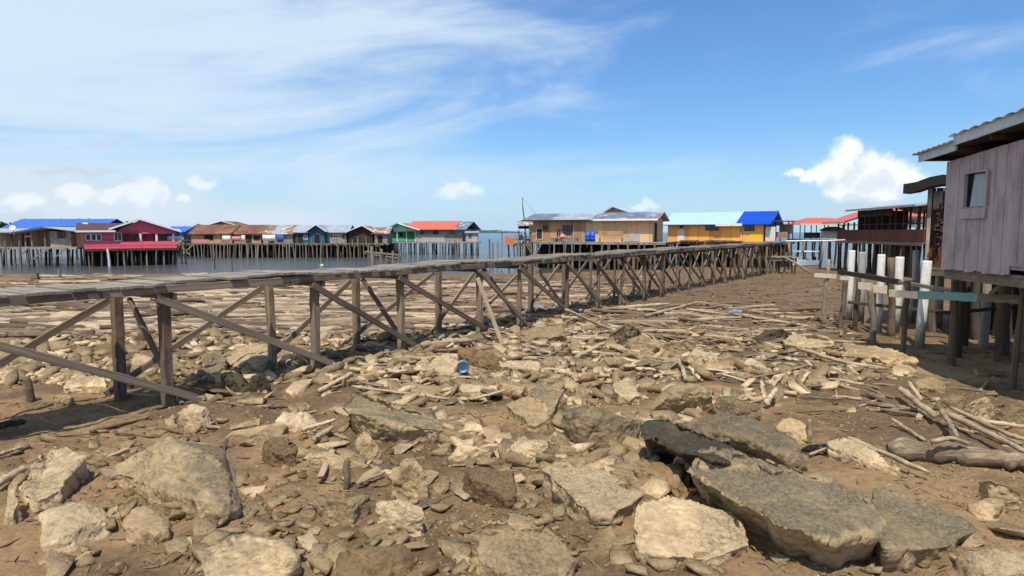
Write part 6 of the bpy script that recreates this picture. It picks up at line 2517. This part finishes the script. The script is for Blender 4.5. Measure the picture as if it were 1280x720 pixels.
m.box((0.0, .065, 0), (.06, D, wt(0)))
m.box((0.062, D - .06, 0), (L, D, wt(0)))
m.box((L - .06, .065, 0), (L, D - .063, wt(0)))
m.build("wall", "near_wall", t)
f = MB()
f.box((wx0 - .05, -.03, wz0 - .03), (wx0, .05, wz1 + .05))
f.box((wx1, -.03, wz0 - .03), (wx1 + .05, .05, wz1 + .05))
f.box((wx0 + .002, -.028, wz1), (wx1 - .002, .05, wz1 + .05))
f.box((wx0 - .06, -.045, wz0 - .26), (wx1 + .06, -.003, wz0 - .032))
f = f.build("window", "near_wall", t)
pm = MB()
pm.prism([(wx0 + .12, .05, wz0 + .01), (wx1 - .04, .045, wz0 + .01), (wx1 - .01, .09, wz1 - .01), (wx0 + .16, .09, wz1 - .01)], (0, -.01, 0))
pm.build("pane", "curtain_pane", f)
MB().box((wx0, .1, wz0 - .1), (wx1, .13, wz1 + .1)).build("backing", "dark_void", f)
deck(t, 0, L, .07, D, "beam_wood")
# roof: rafters, fascia in two lengths, corrugated sheets
def rz(x):
    return rz0 + slope * x


xa = SO(1141)
x1 = S(1207) * .95
fa = MB()
fa.add([(xa, OV, rz(xa) - .02), (x1, OV, rz(x1) - .02), (x1, OV, rz(x1) + .19), (xa, OV, rz(xa) + .16), (xa, OV + .04, rz(xa) - .02), (x1, OV + .04, rz(x1) - .02), (x1, OV + .04, rz(x1) + .19), (xa, OV + .04, rz(xa) + .16)],
       [(3, 2, 1, 0), (4, 5, 6, 7), (0, 1, 5, 4), (1, 2, 6, 5), (2, 3, 7, 6), (3, 0, 4, 7)])
fa.build("fascia", "fascia_grey", t)
fa = MB()
x2 = L + .6
fa.add([(x1 - .02, OV - .045, rz(x1) + .09), (x2, OV - .045, rz(x2) + .09), (x2, OV - .045, rz(x2) + .31), (x1 - .02, OV - .045, rz(x1) + .31), (x1 - .02, OV - .005, rz(x1) + .09), (x2, OV - .005, rz(x2) + .09), (x2, OV - .005, rz(x2) + .31), (x1 - .02, OV - .005, rz(x1) + .31)],
       [(3, 2, 1, 0), (4, 5, 6, 7), (0, 1, 5, 4), (1, 2, 6, 5), (2, 3, 7, 6), (3, 0, 4, 7)])
fa.build("fascia", "fascia_grey", t)
MB().box((xa, OV + .045, rz(xa) - .0), (xa + .05, D + .4, rz(xa) + .13)).build("fascia", "fascia_grey", t)


def sheet(x0, x1, z_off, per, amp, name="roof"):
    n = int((x1 - x0) / per * 10)
    vs, fs = [], []
    ys = [OV - .12, D + .4]
    for k in range(n + 1):
        x = x0 + (x1 - x0) * k / n
        z = rz(x) + z_off + amp * abs(math.sin(math.pi * (x - x0) / per)) * 2
        for y in ys:
            vs.append((x, y, z))
        for y in ys:
            vs.append((x, y, z - .012))
    for k in range(n):
        a, b = k * 4, (k + 1) * 4
        fs += [(a, b, b + 1, a + 1), (a + 2, a + 3, b + 3, b + 2), (a, a + 2, b + 2, b), (a + 1, b + 1, b + 3, a + 3)]
    fs += [(0, 1, 3, 2), (n * 4, n * 4 + 2, n * 4 + 3, n * 4 + 1)]
    return MB().add(vs, fs).build(name, "bright_zinc", t, None, False)


m_paint("bright_zinc", (0.62, 0.64, 0.66), 0.3, 0.35, metal=0.3)
sheet(xa - .1, x1, .18, .21, .014)
sheet(x1 - .1, x2 + .05, .305, .36, .02)
for k in range(7):
    x = xa + .2 + k * 1.2
    trim(t, (x, OV + .05, rz(x) + .03), (x, D, rz(x) + .03), .06, .1, "dark_timber", "rafter")
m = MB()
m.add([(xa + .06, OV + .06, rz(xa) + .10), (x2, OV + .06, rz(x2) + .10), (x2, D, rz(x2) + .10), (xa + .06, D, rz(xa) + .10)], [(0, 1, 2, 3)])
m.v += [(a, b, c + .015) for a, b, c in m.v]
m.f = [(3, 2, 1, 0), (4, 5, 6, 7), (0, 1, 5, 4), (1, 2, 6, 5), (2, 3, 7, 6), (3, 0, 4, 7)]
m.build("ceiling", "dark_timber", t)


def house_pile(u, vb, px, mat, lean=.02, Y=None, top=2.25):
    b = hit(u, vb) if Y is None else Vector((xu(u, Y), Y, gz(xu(u, Y), Y)))
    r = px / FPX * b.y * .5
    l = INV @ Vector((b.x, b.y, 0))
    pile("stilt", l.x, l.y, gz(b.x, b.y) - .3 - A.z, top - A.z - .02, r, mat, t, lean)


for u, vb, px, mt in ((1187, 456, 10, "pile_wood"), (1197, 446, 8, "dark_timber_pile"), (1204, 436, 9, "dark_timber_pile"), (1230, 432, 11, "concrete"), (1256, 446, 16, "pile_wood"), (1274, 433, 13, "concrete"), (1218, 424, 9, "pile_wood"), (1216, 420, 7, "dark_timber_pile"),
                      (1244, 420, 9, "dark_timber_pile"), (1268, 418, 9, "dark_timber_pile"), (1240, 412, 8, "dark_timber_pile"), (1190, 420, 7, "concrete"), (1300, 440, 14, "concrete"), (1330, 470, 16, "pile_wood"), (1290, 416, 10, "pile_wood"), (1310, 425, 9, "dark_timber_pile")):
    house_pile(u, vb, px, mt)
for x in (.3, 2.4, 4.6, 6.8):
    for y in (2.6, 4.6, 6.6):
        q = MW[NH] @ Vector((x, y, 0))
        pile("stilt", x, y, gz(q.x, q.y) - .3 - A.z, -.1, .12, rnd.choice(("dark_timber_pile", "concrete")), t)
for k in range(16):
    x, y = rnd.uniform(-.1, 3.2), rnd.uniform(.3, 4.5)
    q = MW[NH] @ Vector((x, y, 0))
    pile("stilt", x, y, gz(q.x, q.y) - .3 - A.z, -.1, rnd.uniform(.05, .09), rnd.choice(("dark_timber_pile", "pile_wood")), t, .06)
a, b = INV @ at(1238, 368, 14.6), INV @ at(1259, 350, 14.2)
beam("brace", a, b, .05, .1, "pile_pale", t)

# tie beam, white at its free end then turquoise
a, b = at(1112, 367, 17.1), at(1277, 374.5, 13.6)
tb = thing("tie_beam", "long board painted turquoise with a bare whitish end, nailed across the piles", "beam", a)
d = b - a
beam("white_end", Vector(), d * .26, .05, .19, "pale_plank", tb)
beam("painted_length", d * .262, d * .72, .055, .195, "turquoise", tb)
beam("bare_length", d * .722, d, .05, .19, "beam_wood", tb)
a, b = at(1049, 340, 22.6), at(1184, 362.5, 17.4)
tb = thing("old_frame", "old dark beam on crooked sticks with pale board offcuts, between the white piles", "timber frame", a)
beam("beam", Vector(), (b - a) * .62, .12, .16, "dark_timber", tb)
beam("beam", (b - a) * .5 + Vector((.0, -.2, -.02)), b - a + Vector((0, -.2, 0)), .08, .1, "pile_pale", tb)


def leg(u0, v0, u1, v1, px, mat):
    g = hit(u1, v1)
    top = at(u0, v0, g.y)
    r = px / FPX * g.y * .5
    n = 6
    pts = [Vector((g.x, g.y, g.z - .25)).lerp(top, k / n) + (Vector((rnd.uniform(-.5, .5) * r, 0, 0)) if 0 < k < n else Vector()) for k in range(n + 1)]
    m = MB().tube([q - a for q in pts], [r * rnd.uniform(.85, 1.1) for _ in pts], 8)
    m.build("leg", mat, tb, None, True)


leg(1058, 344, 1050, 411, 6, "pile_wood")
leg(1073, 348, 1068, 415, 6, "dark_timber_pile")
leg(1087, 354, 1094, 430, 8, "pile_pale")
leg(1094, 356, 1090, 428, 5, "pile_wood")
leg(1134, 351, 1129, 443, 7, "pile_wood")
for u0, u1, v0, v1 in ((1073, 1088, 353, 362), (1087, 1109, 356, 366), (1050, 1062, 345, 350)):
    p, q = at(u0, (v0 + v1) / 2, 18.7 if u0 > 1060 else 21), at(u1, (v0 + v1) / 2 + 1, 18.4 if u0 > 1060 else 21)
    beam("board", p - a, q - a, .04, (v1 - v0) / FPX * 18.5, "pale_plank", tb)
g = hit(1028, 405)
tb = thing("marker_post", "thin pole with a pale board nailed across it, left of the white piles", "post", g)
a = g
leg(1036, 324, 1028, 405, 5, "pile_pale")
p, q = at(1018, 344, g.y - .1), at(1045, 345.5, g.y - .1)
beam("board", p - a, q - a, .035, .15, "pale_plank", tb)


def white_pile(label, u0, v0, u1, v1, px, mat="casing_white", rod=False):
    g = hit(u1, v1)
    top = at(u0, v0, g.y + .1)
    r = px / FPX * g.y * .5
    tb_ = thing("concrete_pile", label, "pile", g, 0, "free-standing piles beside the near house")
    q = top - g
    m = MB().tube([-q * .12, q * .5, q * .98, q], [r * .98, r, r, r * .93], 18)
    m.build("casing", mat, tb_, None, True)
    if rod:
        MB().tube([q * .98, q * 1.1 + Vector((.02, 0, 0))], .02, 6).build("rod", "rust_iron", tb_)


white_pile("white-cased pile farthest left, with bright upper half", 1065, 313, 1060, 402, 8, rod=True)
white_pile("grey concrete pile just right of the farthest left white one", 1078, 315, 1075, 404, 9, "casing_grey")
white_pile("white-cased pile third from the left behind pale board offcuts", 1102, 318, 1097, 416, 9)
white_pile("tall white-cased pile left of the turquoise board's bare end", 1125, 321, 1119, 416, 10, rod=True)
white_pile("thick leaning white pile crossed by the turquoise board", 1159, 326, 1149, 434, 11, rod=True)
white_pile("short grey pile end standing behind the leaning white pile", 1145, 313, 1143, 398, 7, "casing_grey")
white_pile("pale grey pile at the corner of the mauve house", 1176, 323, 1173, 410, 9, "casing_grey")
white_pile("thin rust-stained grey pile between the tall and the leaning white piles", 1140, 350, 1139, 404, 7, "casing_grey")
tb = thing("wooden_pile", "thick dark wooden pile among the white ones", "pile", hit(1113, 420))
a = hit(1113, 420)
leg(1114, 322, 1113, 420, 9, "pile_wood")

# ---- brown shed behind it --------------------------------------------------------------------
Ys = 20.5
o = Vector((xu(1155, Ys), Ys, zv(334, Ys)))
t = thing("board_shed", "dark brown board shed with a sagging awning between restaurant and mauve house", "shed", o, R(-34))
Z = lambda v: zv(v, Ys) - o.z
m = MB()
x = 0
while x < 3:
    w_ = rnd.uniform(.14, .24)
    m.box((x, rnd.uniform(0, .03), rnd.uniform(-.05, .05)), (x + w_ - .01, .05, Z(236)))
    x += w_
m.box((0, .06, 0), (3, 4, Z(240)))
m.build("wall", "maroon", t)
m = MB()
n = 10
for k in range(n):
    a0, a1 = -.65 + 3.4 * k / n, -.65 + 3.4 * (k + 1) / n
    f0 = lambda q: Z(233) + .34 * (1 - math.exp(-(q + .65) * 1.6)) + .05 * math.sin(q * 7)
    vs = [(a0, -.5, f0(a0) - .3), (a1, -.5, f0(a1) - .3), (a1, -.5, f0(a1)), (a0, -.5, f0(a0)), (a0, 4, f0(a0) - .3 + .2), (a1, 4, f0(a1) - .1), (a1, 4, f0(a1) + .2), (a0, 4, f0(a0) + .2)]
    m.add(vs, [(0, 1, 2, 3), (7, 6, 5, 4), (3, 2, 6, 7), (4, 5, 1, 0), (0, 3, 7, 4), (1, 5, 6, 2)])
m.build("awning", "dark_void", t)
MB().box((.02, -.06, 0), (.12, -.003, Z(236))).build("post", "grey_board", t)
MB().box((.62, -.06, Z(300)), (.72, -.003, Z(236))).build("post", "grey_board", t)
wall_box(t, (.16, -.03, Z(262)), (.4, -.004, Z(240)), "grey_board", "panel")
deck(t, -.1, 3, -.2, 4, "beam_wood")
stilts(t, .1, 2.8, (.1, 2, 3.8), .8, ("dark_timber_pile", "pile_wood"), .1, zb=gz(o.x, o.y) - o.z - .3)
m = MB()
for k in range(26):
    x, z = .32 + rnd.gauss(0, .07), rnd.uniform(Z(312), Z(262))
    r = rnd.uniform(.03, .075)
    m.lathe([(r * .3, -r), (r, -r * .3), (r, r * .3), (r * .3, r)], (x, -.14 + rnd.uniform(-.03, .03), z), 7)
m.tube([(.33, -.12, Z(318)), (.3, -.14, Z(290)), (.35, -.12, Z(255))], .02, 5)
tag(m.build("net_floats", "black_plastic", None, MW[t.name].copy(), True), "string of dark fishing floats hanging on the brown shed", "fishing gear")

# ================================================================== far land and what stands in the water
def land(name, x0, x1, y0, y1, h, mat, seed, label=None):
    nx, ny = 120, 12
    X, Y = np.meshgrid(np.linspace(x0, x1, nx), np.linspace(y0, y1, ny), indexing="ij")
    e = np.minimum(1, np.minimum(X - x0, x1 - X) / (0.18 * (x1 - x0)))
    f = np.sin(np.linspace(0, math.pi, ny))[None, :]
    Z = -3 + (h + 3) * e ** .6 * f ** .5 * (0.75 + .3 * fbm(np.stack([X.ravel() / (h * 6), Y.ravel() / (h * 6), 0 * X.ravel()], 1), 4, seed).reshape(X.shape))
    V = np.stack([X.ravel(), Y.ravel(), Z.ravel()], 1)
    i, j = np.meshgrid(np.arange(nx - 1), np.arange(ny - 1), indexing="ij")
    F = np.stack([i * ny + j, (i + 1) * ny + j, (i + 1) * ny + j + 1, i * ny + j + 1], -1).reshape(-1, 4)
    o = new_obj(name, mesh_np(name, V, F), mat)
    return tag(o, label, kind="structure"), V


m_plain("far_green", (0.03, 0.075, 0.075), 0.9)
_, VL = land("hills", -330, -95, 190, 300, 4.5, "foliage_dark", 3)
land("far_coast", -600, 60, 2300, 2700, 14, "far_green", 5)
land("far_coast", -1500, -300, 1500, 1900, 16, "far_green", 8)
m = MB()
for k in range(420):
    p = VL[rnd.randrange(len(VL))]
    if p[2] < 0.3 or p[1] > 262:
        continue
    p = Vector((p[0] + rnd.uniform(-2, 2), p[1] + rnd.uniform(-3, 3), p[2]))
    hh = rnd.uniform(2.4, 5.4)
    for q in range(34):
        a, e = rnd.uniform(0, 6.28), rnd.uniform(-.4, 1.5)
        r = hh * .42 * rnd.uniform(.5, 1)
        c = p + Vector((math.cos(a) * math.cos(e) * r, math.sin(a) * math.cos(e) * r, hh * .6 + math.sin(e) * r))
        d1 = Vector((rnd.gauss(0, 1), rnd.gauss(0, 1), rnd.gauss(0, .6))).normalized() * hh * .17
        d2 = Vector((rnd.gauss(0, 1), rnd.gauss(0, 1), rnd.gauss(0, .6))).normalized() * hh * .13
        m.add([c - d1, c - d2, c + d1, c + d2], [(0, 1, 2, 3)])
tag(m.build("far_forest", "foliage_dark"), "dark green trees along the far shore behind the houses", "forest", kind="stuff")

for u, v0, v1, px, mt, lab in ((268, 323, 335, 1.6, "dark_timber_pile", "dark leaning stake in the water left of centre, nearest the huts' left end"),
                               (289, 326, 339, 1.6, "pile_wood", "brown stake in the water before the rusty-roofed huts"),
                               (401, 316, 334, 1.3, "pile_pale", "thin pale stake with a white float at its foot in the water"),
                               (464.5, 308, 335, 4.5, "pile_pale", "thick pale post standing in the water before the turquoise porch"),
                               (478, 311, 324, 3.5, "pile_pale", "shorter pale post right of the thick one in the water"),
                               (595, 309, 324, 2.0, "pile_pale", "pale stake in the water before the small whitish shack"),
                               (46, 341, 352, 3.5, "pile_wood", "stub of a post at the water's edge before the far-left house"),
                               (73, 336, 350, 4.0, "pile_pale", "pale stub of a post between log field and pink house"),
                               (26, 301, 340, 2.2, "pile_pale", "tall pale leaning stake before the far-left veranda")):
    Y = 3.92 * FPX / (v1 - 290)
    x = xu(u, Y)
    zg = min(WATER, gz(x, Y)) - .5
    tag(pile("water_stake", x, Y, zg, zv(v0, Y), px / FPX * Y * .5, mt, None, .04), lab, "stake")
Y = 3.92 * FPX / (333 - 290)
r = .22
prof = [(max(r * math.sin(a), .02), -r * math.cos(a)) for a in [k * math.pi / 8 for k in range(9)]]
tag(MB().lathe(prof, n=14).build("float", "white_plastic", None, Matrix.Translation((xu(402.5, Y), Y - .2, WATER + .1)), True), "white float bobbing at a thin stake in the water", "float")
# the collapsed raft of poles beside the thick pale post
Y = 80
o = Vector((xu(480, Y), Y, WATER))
t = thing("collapsed_jetty", "collapsed pole jetty in the water left of the green and red-roofed house", "jetty", o)
for k in range(7):
    pile("pole", rnd.uniform(-2.2, 2.2), rnd.uniform(-.6, .6), -.9, rnd.uniform(.8, 1.7), .09, "pile_pale", t, .1)
for k in range(4):
    z = rnd.uniform(.7, 1.6)
    beam("pole", (-2.4 + rnd.uniform(-.3, .3), rnd.uniform(-.5, .5), z + rnd.uniform(-.1, .3)), (2.2 + rnd.uniform(-.4, .4), rnd.uniform(-.5, .5), z - rnd.uniform(0, .9)), .12, .12, "pile_pale", t)

# dark rocks and ties added to deepen the shade under the near house
for k, (u, v, px, mt, lab) in enumerate(((1215, 440, 34, 3, "dark rock added in the shade under the mauve house between two piles"), (1262, 452, 44, 3, "larger dark rock added in the shade under the right part of the mauve house"), (1172, 442, 30, 5, "dark rock added in the shadow beside the leaning white pile"), (1240, 470, 40, 5, "flat dark rock added at the front of the house shadow"))):
    stone_at(u, v, px, lab, None, .3, [mt], "rock")["category"] = "rock"
for a, b in ((at(1178, 372, 17), at(1290, 378, 16)), (at(1060, 378, 21), at(1200, 392, 19)), (at(1170, 392, 17.5), at(1270, 384, 17))):
    beam("brace", INV @ a, INV @ b, .06, .1, "dark_timber_pile", bpy.data.objects[NH])
